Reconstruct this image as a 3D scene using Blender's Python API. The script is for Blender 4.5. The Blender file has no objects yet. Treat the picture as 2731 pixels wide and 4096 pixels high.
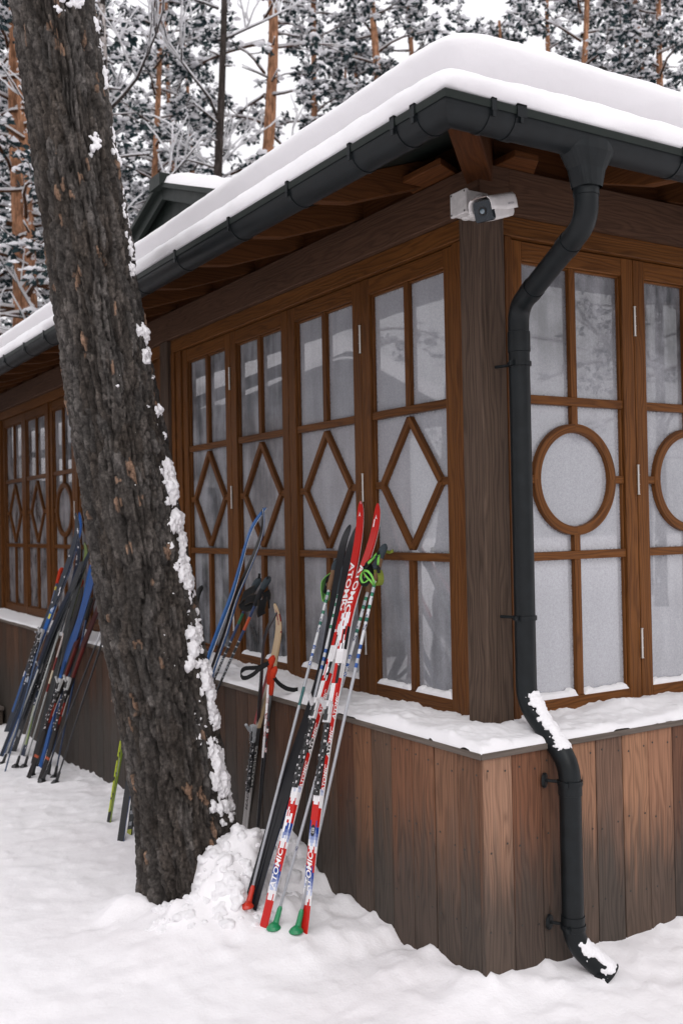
import bpy, math, random
import numpy as np
from mathutils import Vector, Matrix

rng = random.Random(7)
sc = bpy.context.scene
COL = sc.collection
rad = math.radians

# ------------------------------------------------------------------ camera
YAW, PITCH, ROLL = rad(31.748), rad(0.6603), rad(-1.1283)
CAMP = np.array([-2.335, -2.859, 0.851])
_f = np.array([math.sin(YAW) * math.cos(PITCH), math.cos(YAW) * math.cos(PITCH), math.sin(PITCH)])
_r = np.array([math.cos(YAW), -math.sin(YAW), 0.0])
_u = np.cross(_r, _f)
RR = math.cos(ROLL) * _r + math.sin(ROLL) * _u
UU = -math.sin(ROLL) * _r + math.cos(ROLL) * _u
FF = _f
cd = bpy.data.cameras.new('camera')
cam = bpy.data.objects.new('camera', cd)
COL.objects.link(cam)
cam.matrix_world = Matrix(((RR[0], UU[0], -FF[0], CAMP[0]), (RR[1], UU[1], -FF[1], CAMP[1]),
                           (RR[2], UU[2], -FF[2], CAMP[2]), (0, 0, 0, 1)))
cd.sensor_fit = 'VERTICAL'
cd.sensor_height = 36.0
cd.lens = 36.0
cd.clip_start = 0.05
cd.clip_end = 2000
sc.camera = cam
cd.dof.use_dof = True
cd.dof.focus_distance = 4.1
cd.dof.aperture_fstop = 4.0

# ------------------------------------------------------------------ world, sun, exposure
SUN_EL, SUN_AZ = rad(42), rad(205)      # azimuth measured from +y towards +x
w = bpy.data.worlds.new('World')
sc.world = w
w.use_nodes = True
nt = w.node_tree
nt.nodes.clear()
o_ = nt.nodes.new('ShaderNodeOutputWorld')
bg = nt.nodes.new('ShaderNodeBackground')
sky = nt.nodes.new('ShaderNodeTexSky')
sky.sky_type = 'NISHITA'
sky.sun_disc = False
sky.sun_elevation = SUN_EL
sky.sun_rotation = SUN_AZ
sky.dust_density = 6.0
sky.air_density = 1.0
hs = nt.nodes.new('ShaderNodeHueSaturation')
hs.inputs['Saturation'].default_value = 0.12
mixw = nt.nodes.new('ShaderNodeMix')
mixw.data_type = 'RGBA'
mixw.inputs[0].default_value = 0.82     # overcast: an even white cloud layer over the sky
tcw = nt.nodes.new('ShaderNodeTexCoord')
spw = nt.nodes.new('ShaderNodeSeparateXYZ')
mrw = nt.nodes.new('ShaderNodeMapRange')     # an overcast sky is brighter overhead than at the horizon
mrw.inputs[1].default_value, mrw.inputs[2].default_value = 0.0, 1.0
mrw.inputs[3].default_value, mrw.inputs[4].default_value = 6.6, 16.5
clw = nt.nodes.new('ShaderNodeMix')
clw.data_type = 'RGBA'
clw.blend_type = 'MULTIPLY'
clw.inputs[0].default_value = 1.0
clw.inputs[7].default_value = (1.0, 0.985, 1.02, 1)
nt.links.new(tcw.outputs['Generated'], spw.inputs[0])
nt.links.new(spw.outputs[2], mrw.inputs[0])
nt.links.new(mrw.outputs[0], clw.inputs[6])
nt.links.new(clw.outputs[2], mixw.inputs[7])
nt.links.new(sky.outputs[0], hs.inputs['Color'])
nt.links.new(hs.outputs[0], mixw.inputs[6])
nt.links.new(mixw.outputs[2], bg.inputs[0])
bg.inputs[1].default_value = 0.105
nt.links.new(bg.outputs[0], o_.inputs[0])
sl = bpy.data.lights.new('sun', 'SUN')
sl.energy = 0.4
sl.angle = rad(25)
sl.color = (1.0, 0.965, 0.93)
so = bpy.data.objects.new('sun', sl)
COL.objects.link(so)
sd = Vector((math.sin(SUN_AZ) * math.cos(SUN_EL), math.cos(SUN_AZ) * math.cos(SUN_EL), math.sin(SUN_EL)))
so.rotation_euler = sd.to_track_quat('Z', 'Y').to_euler()
so.location = (0, 0, 20)
sc.view_settings.view_transform = 'Standard'
sc.view_settings.look = 'None'
sc.view_settings.gamma = 1.0
sc.view_settings.exposure = 0.20
sc.cycles.max_bounces = 8
sc.cycles.diffuse_bounces = 4

# ------------------------------------------------------------------ small maths
def ray(px, py):
    return (px - 1365.5) / 4096.5 * RR - (py - 2048.0) / 4096.5 * UU + FF

def on(axis, val, px, py):
    d = ray(px, py)
    return CAMP + (val - CAMP[axis]) / d[axis] * d

def on_plane(p, n, px, py):
    d = ray(px, py)
    return CAMP + np.dot(p - CAMP, n) / np.dot(d, n) * d

def at_depth(dep, px, py):
    return CAMP + ray(px, py) * dep

def proj(p):
    v = np.asarray(p, float) - CAMP
    z = v @ FF
    return 1365.5 + 4096.5 * (v @ RR) / z, 2048.0 - 4096.5 * (v @ UU) / z

def unit(v):
    v = np.asarray(v, float)
    return v / np.linalg.norm(v)

def sstep(a, b, x):
    t = np.clip((x - a) / (b - a), 0, 1)
    return t * t * (3 - 2 * t)

def _hash(ix, iy, iz, s=0):
    h = (ix.astype(np.int64) * 374761393 + iy.astype(np.int64) * 668265263 + iz.astype(np.int64) * 2147483647 + s * 974634777)
    h = (h ^ (h >> 13)) * 1274126177
    h = (h ^ (h >> 16)) & 0x7fffffff
    return (h % 1000003) / 1000003.0

def vnoise(x, y, z, s=0):
    x, y, z = np.broadcast_arrays(np.asarray(x, float), np.asarray(y, float), np.asarray(z, float))
    ix, iy, iz = np.floor(x), np.floor(y), np.floor(z)
    fx, fy, fz = x - ix, y - iy, z - iz
    fx, fy, fz = [f * f * (3 - 2 * f) for f in (fx, fy, fz)]
    r = 0
    for dx in (0, 1):
        for dy in (0, 1):
            for dz in (0, 1):
                r = r + _hash(ix + dx, iy + dy, iz + dz, s) * (fx if dx else 1 - fx) * (fy if dy else 1 - fy) * (fz if dz else 1 - fz)
    return r

def fbm(x, y, z=0.0, o=4, s=0):
    a, t, n = 1.0, 0.0, 0.0
    x, y, z = np.asarray(x, float), np.asarray(y, float), np.asarray(z, float)
    for k in range(o):
        t = t + a * (vnoise(x * 2 ** k + 17.3 * k, y * 2 ** k + 5.1 * k, z * 2 ** k, s + k) - 0.5)
        n += a
        a *= 0.5
    return t / n * 2

def worley(u, v, wrap=None, s=0):
    """F1, F2 and the id of the nearest cell of a jittered grid"""
    iu, iv = np.floor(u), np.floor(v)
    f1 = np.full(u.shape, 9.0)
    f2 = np.full(u.shape, 9.0)
    cid = np.zeros(u.shape)
    zero = np.zeros(u.shape)
    for dx in (-1, 0, 1):
        for dy in (-1, 0, 1):
            cu, cv = iu + dx, iv + dy
            hu = np.mod(cu, wrap) if wrap else cu
            a, b, c = _hash(hu, cv, zero, s), _hash(hu, cv, zero, s + 11), _hash(hu, cv, zero, s + 23)
            d = np.hypot(cu + 0.15 + 0.7 * a - u, cv + 0.15 + 0.7 * b - v)
            near = d < f1
            f2 = np.where(near, f1, np.minimum(f2, d))
            cid = np.where(near, c, cid)
            f1 = np.where(near, d, f1)
    return f1, f2, cid

# ------------------------------------------------------------------ objects
def tag(o, label=None, cat=None, group=None, kind=None):
    if label: o['label'] = label
    if cat: o['category'] = cat
    if group: o['group'] = group
    if kind: o['kind'] = kind
    return o

def thing(name, label, cat, loc=(0, 0, 0), group=None):
    o = bpy.data.objects.new(name, None)
    o.empty_display_size = 0.1
    COL.objects.link(o)
    o.location = [float(c) for c in loc]
    return tag(o, label, cat, group)

def wmat(o):
    m = o.matrix_basis.copy()
    return m if o.parent is None else wmat(o.parent) @ o.matrix_parent_inverse @ m

def set_parent(o, p):
    """parent a mesh that is written in world coordinates without moving it"""
    o.parent = p
    o.matrix_parent_inverse = wmat(p).inverted()

class MB:
    def __init__(s):
        s.V, s.F, s.U, s.C, s.M = [], [], [], [], []

    def add(s, verts, faces, col=(1, 1, 1), m=0, uvs=None):
        b = len(s.V)
        s.V.extend([tuple(map(float, v)) for v in verts])
        for k, f in enumerate(faces):
            s.F.append([b + i for i in f])
            if uvs is None:
                s.U.append([(s.V[b + i][0] + s.V[b + i][1], s.V[b + i][2]) for i in f])
            else:
                s.U.append(uvs[k])
            s.C.append(col if not isinstance(col, list) else col[k])
            s.M.append(m)

    def box(s, c, ax, ay, az, sx, sy, sz, grain=None, col=(1, 1, 1), m=0):
        c, ax, ay, az = [np.asarray(q, float) for q in (c, ax, ay, az)]
        sz3 = (sx, sy, sz)
        if grain is None: grain = int(np.argmax(sz3))
        loc = [(i, j, k) for i in (-.5, .5) for j in (-.5, .5) for k in (-.5, .5)]
        vs = [c + ax * sx * i + ay * sy * j + az * sz * k for i, j, k in loc]
        fs = [(0, 1, 3, 2), (4, 6, 7, 5), (0, 4, 5, 1), (2, 3, 7, 6), (0, 2, 6, 4), (1, 5, 7, 3)]
        if np.dot(np.cross(ax, ay), az) < 0: fs = [f[::-1] for f in fs]
        off = rng.uniform(0, 40), rng.uniform(0, 40)
        oth = [k for k in range(3) if k != grain]
        uvs = []
        for f in fs:
            L = [[loc[i][k] * sz3[k] for k in range(3)] for i in f]
            spread = [max(l[k] for l in L) - min(l[k] for l in L) for k in range(3)]
            if spread[grain] < 1e-9: kv, ku = oth
            else: ku, kv = grain, (oth[0] if spread[oth[0]] > 1e-9 else oth[1])
            add = 0.37 if kv == oth[1] else 0.0
            uvs.append([(l[ku] + off[0], l[kv] + add + off[1]) for l in L])
        s.add(vs, fs, col, m, uvs)

    def bx(s, lo, hi, grain=None, col=(1, 1, 1), m=0):
        lo, hi = np.array(lo, float), np.array(hi, float)
        d = hi - lo
        s.box((lo + hi) / 2, (1, 0, 0), (0, 1, 0), (0, 0, 1), *d, grain=grain, col=col, m=m)

    def bar(s, p, q, n, wid, dep, col=(1, 1, 1), m=0):
        p, q, n = [np.asarray(k, float) for k in (p, q, n)]
        t = unit(q - p)
        n = unit(n - np.dot(n, t) * t)
        b = np.cross(n, t)
        s.box((p + q) / 2, t, b, n, np.linalg.norm(q - p), wid, dep, grain=0, col=col, m=m)

    def tube(s, pts, rads, seg=8, col=(1, 1, 1), m=0, cap=True, flat=1.0, up=None):
        P = [np.asarray(p, float) for p in pts]
        n = len(P)
        if not hasattr(rads, '__len__'): rads = [rads] * n
        T = [unit(P[min(i + 1, n - 1)] - P[max(i - 1, 0)]) for i in range(n)]
        a = np.array(up if up is not None else (0.3, 0.2, 0.93))
        if abs(np.dot(a, T[0])) > 0.95: a = np.array((1.0, 0.1, 0))
        vs, fs, uvs = [], [], []
        cols = []
        L = 0
        for i in range(n):
            a = unit(a - np.dot(a, T[i]) * T[i])
            b = np.cross(T[i], a)
            for k in range(seg):
                th = 2 * math.pi * k / seg
                vs.append(P[i] + rads[i] * (math.cos(th) * a * flat + math.sin(th) * b))
            if i:
                L0, L = L, L + np.linalg.norm(P[i] - P[i - 1])
                for k in range(seg):
                    k2 = (k + 1) % seg
                    fs.append(((i - 1) * seg + k, (i - 1) * seg + k2, i * seg + k2, i * seg + k))
                    c0, c1 = k / seg * .3, (k + 1) / seg * .3
                    uvs.append([(L0, c0), (L0, c1), (L, c1), (L, c0)])
                    cols.append(col[i - 1] if isinstance(col, list) else col)
        if cap:
            fs.append(tuple(range(seg))[::-1]); uvs.append([(0, 0)] * seg); cols.append(cols[0])
            fs.append(tuple((n - 1) * seg + k for k in range(seg))); uvs.append([(0, 0)] * seg); cols.append(cols[-1])
        s.add(vs, fs, cols, m, uvs)

    def lathe(s, c, axis, prof, seg=24, col=(1, 1, 1), m=0):
        """prof: (along axis, radius)"""
        c, axis = np.asarray(c, float), unit(axis)
        s.tube([c + axis * (a + i * 1e-7) for i, (a, r) in enumerate(prof)], [max(r, 1e-5) for a, r in prof], seg, col, m)

    def grid(s, P, col=None, m=0, uv=None, flip=False):
        """P: (n, m, 3) array; col: (n-1, m-1, 3) or one colour"""
        P = np.asarray(P, float)
        n, k = P.shape[:2]
        fs, uvs, cols = [], [], []
        for i in range(n - 1):
            for j in range(k - 1):
                f = (i * k + j, i * k + j + 1, (i + 1) * k + j + 1, (i + 1) * k + j)
                if flip: f = f[::-1]
                fs.append(f)
                cols.append(tuple(col[i][j]) if col is not None and not isinstance(col, tuple) else (col or (1, 1, 1)))
                if uv is not None:
                    q = [uv[a // k][a % k] for a in f]
                    uvs.append(q)
        s.add(P.reshape(-1, 3), fs, cols, m, uvs if uv is not None else None)

    def build(s, name, mats, parent=None, smooth=False, bevel=0.0, origin=None):
        me = bpy.data.meshes.new(name)
        V = s.V
        if origin is not None:
            V = [(a - origin[0], b - origin[1], c - origin[2]) for a, b, c in V]
        me.from_pydata(V, [], s.F)
        if not isinstance(mats, (list, tuple)): mats = [mats]
        for q in mats: me.materials.append(q)
        if len(mats) > 1: me.polygons.foreach_set('material_index', s.M)
        uvl = me.uv_layers.new(name='UVMap')
        uvl.data.foreach_set('uv', np.array([c for f in s.U for p in f for c in p], dtype=np.float32))
        ca = me.color_attributes.new('Col', 'FLOAT_COLOR', 'CORNER')
        ca.data.foreach_set('color', np.array([c for f, q in zip(s.F, s.C) for _ in f for c in (q[0], q[1], q[2], 1.0)], dtype=np.float32))
        if smooth: me.polygons.foreach_set('use_smooth', [True] * len(me.polygons))
        me.update()
        o = bpy.data.objects.new(name, me)
        COL.objects.link(o)
        if origin is not None: o.location = [float(c) for c in origin]
        if parent is not None: set_parent(o, parent)
        if bevel:
            b = o.modifiers.new('bevel', 'BEVEL')
            b.width = bevel
            b.segments = 1
            b.limit_method = 'ANGLE'
        return o

def big_mesh(name, P, F, mats, parent=None, smooth=True, cols=None):
    """numpy route for heavy meshes; F is an (n,4) or (n,3) array, cols per vertex"""
    me = bpy.data.meshes.new(name)
    P = np.asarray(P, np.float32)
    F = np.asarray(F, np.int32)
    k = F.shape[1]
    me.vertices.add(len(P)); me.vertices.foreach_set('co', P.ravel())
    me.loops.add(F.size); me.loops.foreach_set('vertex_index', F.ravel())
    me.polygons.add(len(F))
    me.polygons.foreach_set('loop_start', np.arange(0, F.size, k, dtype=np.int32))
    if smooth: me.polygons.foreach_set('use_smooth', np.ones(len(F), bool))
    if not isinstance(mats, (list, tuple)): mats = [mats]
    for q in mats: me.materials.append(q)
    if cols is not None:
        ca = me.color_attributes.new('Col', 'FLOAT_COLOR', 'POINT')
        c4 = np.ones((len(P), 4), np.float32); c4[:, :3] = cols
        ca.data.foreach_set('color', c4.ravel())
    me.update(calc_edges=True)
    me.validate()
    o = bpy.data.objects.new(name, me)
    COL.objects.link(o)
    if parent is not None: set_parent(o, parent)
    return o

def grid_faces(n, m, wrap=False):
    i, j = np.meshgrid(np.arange(n - 1), np.arange(m if wrap else m - 1), indexing='ij')
    j2 = (j + 1) % m
    return np.stack([i * m + j, i * m + j2, (i + 1) * m + j2, (i + 1) * m + j], -1).reshape(-1, 4)

_txt = {}
def text_mesh(body, bold=0.02):
    """vertices (cap height 1) and faces of a word"""
    if (body, bold) not in _txt:
        cu = bpy.data.curves.new('lettering', 'FONT')
        cu.body = body
        cu.size = 1.0 / 0.69
        cu.offset = bold
        cu.resolution_u = 3
        ob = bpy.data.objects.new('lettering', cu)
        COL.objects.link(ob)
        bpy.context.view_layer.update()
        me = bpy.data.meshes.new_from_object(ob.evaluated_get(bpy.context.evaluated_depsgraph_get()))
        v = np.array([q.co[:2] for q in me.vertices]).reshape(-1, 2)
        f = [list(p.vertices) for p in me.polygons]
        bpy.data.objects.remove(ob)
        bpy.data.meshes.remove(me)
        bpy.data.curves.remove(cu)
        v[:, 0] -= v[:, 0].min()
        _txt[(body, bold)] = (v, f)
    return _txt[(body, bold)]

# ------------------------------------------------------------------ materials
class G:
    def __init__(s, name):
        s.m = bpy.data.materials.new(name)
        s.m.use_nodes = True
        s.t = s.m.node_tree
        s.b = s.t.nodes['Principled BSDF']

    def n(s, kind, ins=None, **props):
        q = s.t.nodes.new('ShaderNode' + kind)
        for k, v in props.items(): setattr(q, k, v)
        for k, v in (ins or {}).items(): s.put(q.inputs[k], v)
        return q

    def put(s, sock, v):
        if hasattr(v, 'is_output'): s.t.links.new(v, sock)
        elif hasattr(v, '__len__') and len(v) == 3 and sock.type == 'RGBA': sock.default_value = (*v, 1)
        else: sock.default_value = v

    def math(s, op, a, b=0.0, c=None):
        q = s.n('Math', {0: a, 1: b}, operation=op)
        if c is not None: s.put(q.inputs[2], c)
        return q.outputs[0]

    def mix(s, f, a, b, blend='MIX'):
        q = s.n('Mix', data_type='RGBA', blend_type=blend)
        s.put(q.inputs[0], f); s.put(q.inputs[6], a); s.put(q.inputs[7], b)
        return q.outputs[2]

    def ramp(s, f, lo, hi):
        return s.n('MapRange', {0: f, 1: lo, 2: hi}, interpolation_type='SMOOTHSTEP').outputs[0]

    def noise(s, vec, scale, detail=3, rough=.55):
        return s.n('TexNoise', {'Vector': vec, 'Scale': scale, 'Detail': detail, 'Roughness': rough}).outputs[0]

    def xyz(s, x, y, z=0.0):
        return s.n('CombineXYZ', {0: x, 1: y, 2: z}).outputs[0]

    def attr(s):
        return s.n('Attribute', attribute_name='Col')

    def done(s, **ins):
        for k, v in ins.items(): s.put(s.b.inputs[k.replace('_', ' ')], v)
        return s.m

    def bump(s, h, strength=.3, dist=.002):
        return s.n('Bump', {'Height': h, 'Strength': strength, 'Distance': dist}).outputs[0]

def wood(name, light, dark, rough=.5, fig=1.0, spec=.35, weather=None):
    g = G(name)
    uv = g.n('UVMap', uv_map='UVMap').outputs[0]
    sp = g.n('SeparateXYZ', {0: uv})
    u, v = sp.outputs[0], sp.outputs[1]
    fine = g.noise(g.xyz(g.math('MULTIPLY', u, 3), g.math('MULTIPLY', v, 160)), 1.0, 3)
    lown = g.noise(g.xyz(g.math('MULTIPLY', u, 1.7), g.math('MULTIPLY', v, 11)), 1.0, 2)
    ph = g.math('ADD', g.math('MULTIPLY', lown, 46.0 * fig), g.math('MULTIPLY', v, 290.0))
    ring = g.math('MULTIPLY_ADD', g.math('SINE', ph), .5, .5)
    ring = g.math('POWER', ring, 1.7)
    blot = g.noise(g.xyz(g.math('MULTIPLY', u, .8), g.math('MULTIPLY', v, 5)), 1.0, 4)
    f = g.math('ADD', g.math('MULTIPLY', ring, .40), g.math('MULTIPLY', g.ramp(fine, .3, .7), .35))
    f = g.math('ADD', f, g.math('MULTIPLY', g.ramp(blot, .35, .7), .25))
    c = g.mix(f, light, dark)
    at = g.attr().outputs[0]
    c = g.mix(1.0, c, at, 'MULTIPLY')
    if weather:
        ob = g.n('TexCoord').outputs['Object']
        z = g.n('SeparateXYZ', {0: ob}).outputs[2]
        st = g.noise(g.xyz(g.math('MULTIPLY', u, 2.2), g.math('MULTIPLY', v, 45)), 1.0, 4)
        st2 = g.noise(g.xyz(g.math('MULTIPLY', u, 1.0), g.math('MULTIPLY', v, 7)), 1.0, 3)
        zz = g.math('ADD', z, g.math('MULTIPLY', g.math('SUBTRACT', st, .5), .55))
        zz = g.math('ADD', zz, g.math('MULTIPLY', g.math('SUBTRACT', st2, .5), .7))
        wf = g.math('MULTIPLY', g.ramp(zz, -.16, -.62), .82)
        grey = g.mix(f, weather[0], weather[1])
        c = g.mix(wf, c, grey)
        kn = g.n('TexVoronoi', {'Vector': g.xyz(g.math('MULTIPLY', u, 3.1), g.math('MULTIPLY', v, 14)), 'Scale': 1.0}).outputs[0]
        c = g.mix(g.math('MULTIPLY', g.ramp(kn, .10, .03), .8), c, (.035, .022, .015))
    h = g.math('ADD', ring, fine)
    return g.done(Base_Color=c, Roughness=g.math('MULTIPLY_ADD', fine, .2, rough - .1), Normal=g.bump(h, .35, .0012), Specular_IOR_Level=spec)

M = {}
M['door_wood'] = wood('door_wood', (.150, .057, .014), (.052, .018, .0045), .5, spec=.16)
M['beam_wood'] = wood('beam_wood', (.095, .049, .030), (.040, .020, .012), .65, 1.2, .15)
M['post_wood'] = wood('post_wood', (.105, .070, .051), (.035, .023, .017), .75, .9, .15)
M['eave_wood'] = wood('eave_wood', (.12, .045, .015), (.05, .018, .007), .6, .9, .12)
M['plank_wood'] = wood('plank_wood', (.27, .155, .100), (.105, .058, .037), .7, 1.1, .25, ((.062, .055, .048), (.030, .027, .023)))
M['cap_wood'] = wood('cap_wood', (.14, .115, .098), (.07, .056, .046), .8, .8, .2)

def plain(name, col, rough=.5, metallic=0.0, spec=.5, noise=0.0, nscale=40, coat=0.0):
    g = G(name)
    c = col
    ins = dict(Roughness=rough, Metallic=metallic, Specular_IOR_Level=spec)
    if coat: ins['Coat_Weight'] = coat
    if noise:
        ob = g.n('TexCoord').outputs['Object']
        nz = g.noise(ob, nscale, 4)
        c = g.mix(g.ramp(nz, .35, .75), col, tuple(min(1, k * (1 + noise)) for k in col))
        ins['Roughness'] = g.math('MULTIPLY_ADD', nz, .25, rough - .12)
    return g.done(Base_Color=c, **ins)

M['gutter_metal'] = plain('gutter_metal', (.0055, .0072, .0082), .42, 0, .24, .6, 18)
M['green_metal'] = plain('green_metal', (.009, .013, .011), .5, 0, .25, .3, 12)
M['steel'] = plain('steel', (.55, .53, .50), .3, 1.0)
M['nail'] = plain('nail', (.03, .026, .022), .6)
M['white_plastic'] = plain('white_plastic', (.50, .48, .47), .5, 0, .4, .25, 60)
M['cam_white'] = plain('cam_white', (.72, .69, .68), .4, 0, .5, .12, 25)
M['cam_dirt'] = plain('cam_dirt', (.20, .165, .15), .7, 0, .3, .7, 70)
M['cam_face'] = plain('cam_face', (.010, .017, .024), .22, 0, .6)
M['lens_glass'] = plain('lens_glass', (.10, .16, .20), .08, 0, .9, coat=1.0)
M['black'] = plain('black', (.012, .012, .013), .5)
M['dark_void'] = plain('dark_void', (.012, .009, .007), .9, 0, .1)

def attr_mat(name, rough=.4, spec=.5, coat=0.0, fine=0.0):
    g = G(name)
    at = g.attr().outputs[0]
    ins = {}
    if fine:
        ob = g.n('TexCoord').outputs['Object']
        at = g.mix(g.math('MULTIPLY', g.ramp(g.noise(ob, 220, 3), .4, .8), fine), at, (.02, .02, .02))
    return g.done(Base_Color=at, Roughness=rough, Specular_IOR_Level=spec, Coat_Weight=coat, **ins)

M['ski_paint'] = attr_mat('ski_paint', .36, .3, .08, .12)
M['pole_paint'] = attr_mat('pole_paint', .32, .5, .15, .1)
M['fabric'] = attr_mat('fabric', .85, .2, 0, .25)
M['letter'] = attr_mat('letter', .4, .4)

g = G('snow')
ob = g.n('TexCoord').outputs['Object']
n1 = g.noise(ob, 9, 5, .6)
n2 = g.noise(ob, 120, 3, .6)
h = g.math('ADD', n1, g.math('MULTIPLY', n2, .12))
M['snow'] = g.done(Base_Color=(.80, .785, .80), Roughness=.75, Specular_IOR_Level=.25, Normal=g.bump(h, .35, .012))

g = G('trodden_snow')
ob = g.n('TexCoord').outputs['Object']
n1 = g.noise(ob, 7, 6, .62)
n2 = g.noise(ob, 45, 4, .65)
n3 = g.noise(ob, 160, 2, .5)
h = g.math('ADD', n1, g.math('MULTIPLY', n2, .30))
h = g.math('ADD', h, g.math('MULTIPLY', n3, .05))
cr = g.mix(g.ramp(g.noise(ob, 1.3, 3), .4, .75), (.87, .85, .865), (.83, .80, .815))
sp = g.n('TexVoronoi', {'Vector': ob, 'Scale': 9.0, 'Randomness': 1.0}, feature='F1')
spn = g.noise(ob, 3.0, 2)
fleck = g.math('MULTIPLY', g.ramp(sp.outputs[0], .035, .02), g.ramp(spn, .62, .68))
cr = g.mix(fleck, cr, (.10, .075, .05))
M['trodden_snow'] = g.done(Base_Color=cr, Roughness=.78, Specular_IOR_Level=.2, Normal=g.bump(h, .36, .02))

g = G('bark')
at = g.attr().outputs[0]
ob = g.n('TexCoord').outputs['Object']
nz = g.noise(ob, 90, 5, .65)
nz2 = g.noise(ob, 260, 3, .6)
c = g.mix(g.ramp(nz, .3, .75), g.mix(1.0, at, (.62, .6, .58), 'MULTIPLY'), g.mix(1.0, at, (1.35, 1.32, 1.3), 'MULTIPLY'))
M['bark'] = g.done(Base_Color=c, Roughness=.85, Specular_IOR_Level=.2, Normal=g.bump(g.math('ADD', nz, g.math('MULTIPLY', nz2, .4)), .8, .006))

g = G('far_bark')
at = g.attr().outputs[0]
ob = g.n('TexCoord').outputs['Object']
sc_ = g.n('Mapping', {'Vector': ob, 'Scale': (1, 1, .25)}).outputs[0]
nz = g.noise(sc_, 22, 4, .65)
c = g.mix(g.ramp(nz, .35, .7), g.mix(1.0, at, (.45, .42, .4), 'MULTIPLY'), g.mix(1.0, at, (1.25, 1.2, 1.2), 'MULTIPLY'))
M['far_bark'] = g.done(Base_Color=c, Roughness=.9, Specular_IOR_Level=.15, Normal=g.bump(nz, .6, .02))
M['needles'] = attr_mat('needles', .7, .2)
g = G('bough_snow')
df = g.n('BsdfDiffuse', {'Color': (.92, .915, .93)}).outputs[0]
tl = g.n('BsdfTranslucent', {'Color': (.95, .945, .96)}).outputs[0]
mx = g.n('MixShader', {0: .62, 1: df, 2: tl}).outputs[0]
g.t.links.new(mx, g.t.nodes['Material Output'].inputs[0])
M['bough_snow'] = g.m

g = G('frosted_glass')
at = g.attr()
sep = g.n('SeparateColor', {0: at.outputs[0]})
dist, clear = sep.outputs[0], sep.outputs[1]
ob = g.n('TexCoord').outputs['Object']
n1 = g.noise(ob, 95, 5, .7)
n2 = g.noise(ob, 420, 2, .6)
ms = g.n('Mapping', {'Vector': ob, 'Scale': (9, 9, 1.6)}).outputs[0]
n3 = g.noise(ms, 1.0, 5, .6)
msk = g.math('ADD', dist, g.math('MULTIPLY', g.math('SUBTRACT', n1, .5), .040))
fr = g.ramp(msk, -.012, .010)
blo = g.noise(ob, 5.5, 4, .6)
st = g.math('MULTIPLY_ADD', g.ramp(g.math('ADD', g.math('MULTIPLY', n3, .6), g.math('MULTIPLY', blo, .4)), .36, .64), .75, .25)
dens = g.math('SUBTRACT', 1.0, g.math('MULTIPLY', clear, g.math('SUBTRACT', 1.3, st)))
dens = g.math('MAXIMUM', dens, 0.02)
fine = g.math('MULTIPLY_ADD', g.ramp(g.math('ADD', g.math('MULTIPLY', n2, .6), g.math('MULTIPLY', n1, .4)), .3, .7), .42, .64)
amt = g.math('MULTIPLY', g.math('MULTIPLY', fr, dens), fine)
c = g.mix(amt, (.008, .010, .012), (.46, .465, .50))
M['frost'] = g.done(Base_Color=c, Roughness=.6, Specular_IOR_Level=.3, Coat_Weight=1.0, Coat_IOR=1.9,
                    Coat_Roughness=.012, Normal=g.bump(n2, .08, .001))

# ------------------------------------------------------------------ snow-covered ground
SA = ([-.05, .008, .161, .312, .52, .589, .815, .94, 1.053, 1.108, 1.227, 1.437, 1.631, 1.786, 1.95, 2.6, 3.3, 3.977, 4.31, 4.514, 5.0, 5.3, 6.75, 7.2, 12],
      [-.79, -.79, -.781, -.788, -.833, -.798, -.829, -.83, -.831, -.758, -.752, -.705, -.745, -.706, -.715, -.80, -.86, -.897, -.909, -.942, -.944, -.925, -.93, -.99, -1.0])
SB = ([-.05, .004, .06, .14, .194, .264, .336, .543, .689, .855, .959, 1.0, 1.04, 1.2, 1.6, 2.4, 5],
      [-.79, -.792, -.806, -.782, -.763, -.78, -.785, -.826, -.83, -.776, -.79, -.736, -.735, -.70, -.68, -.72, -.75])
TB = np.array((-.50, 1.43))          # foot of the leaning trunk
rdir = np.array((RR[0], RR[1])) / np.hypot(RR[0], RR[1])

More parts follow.
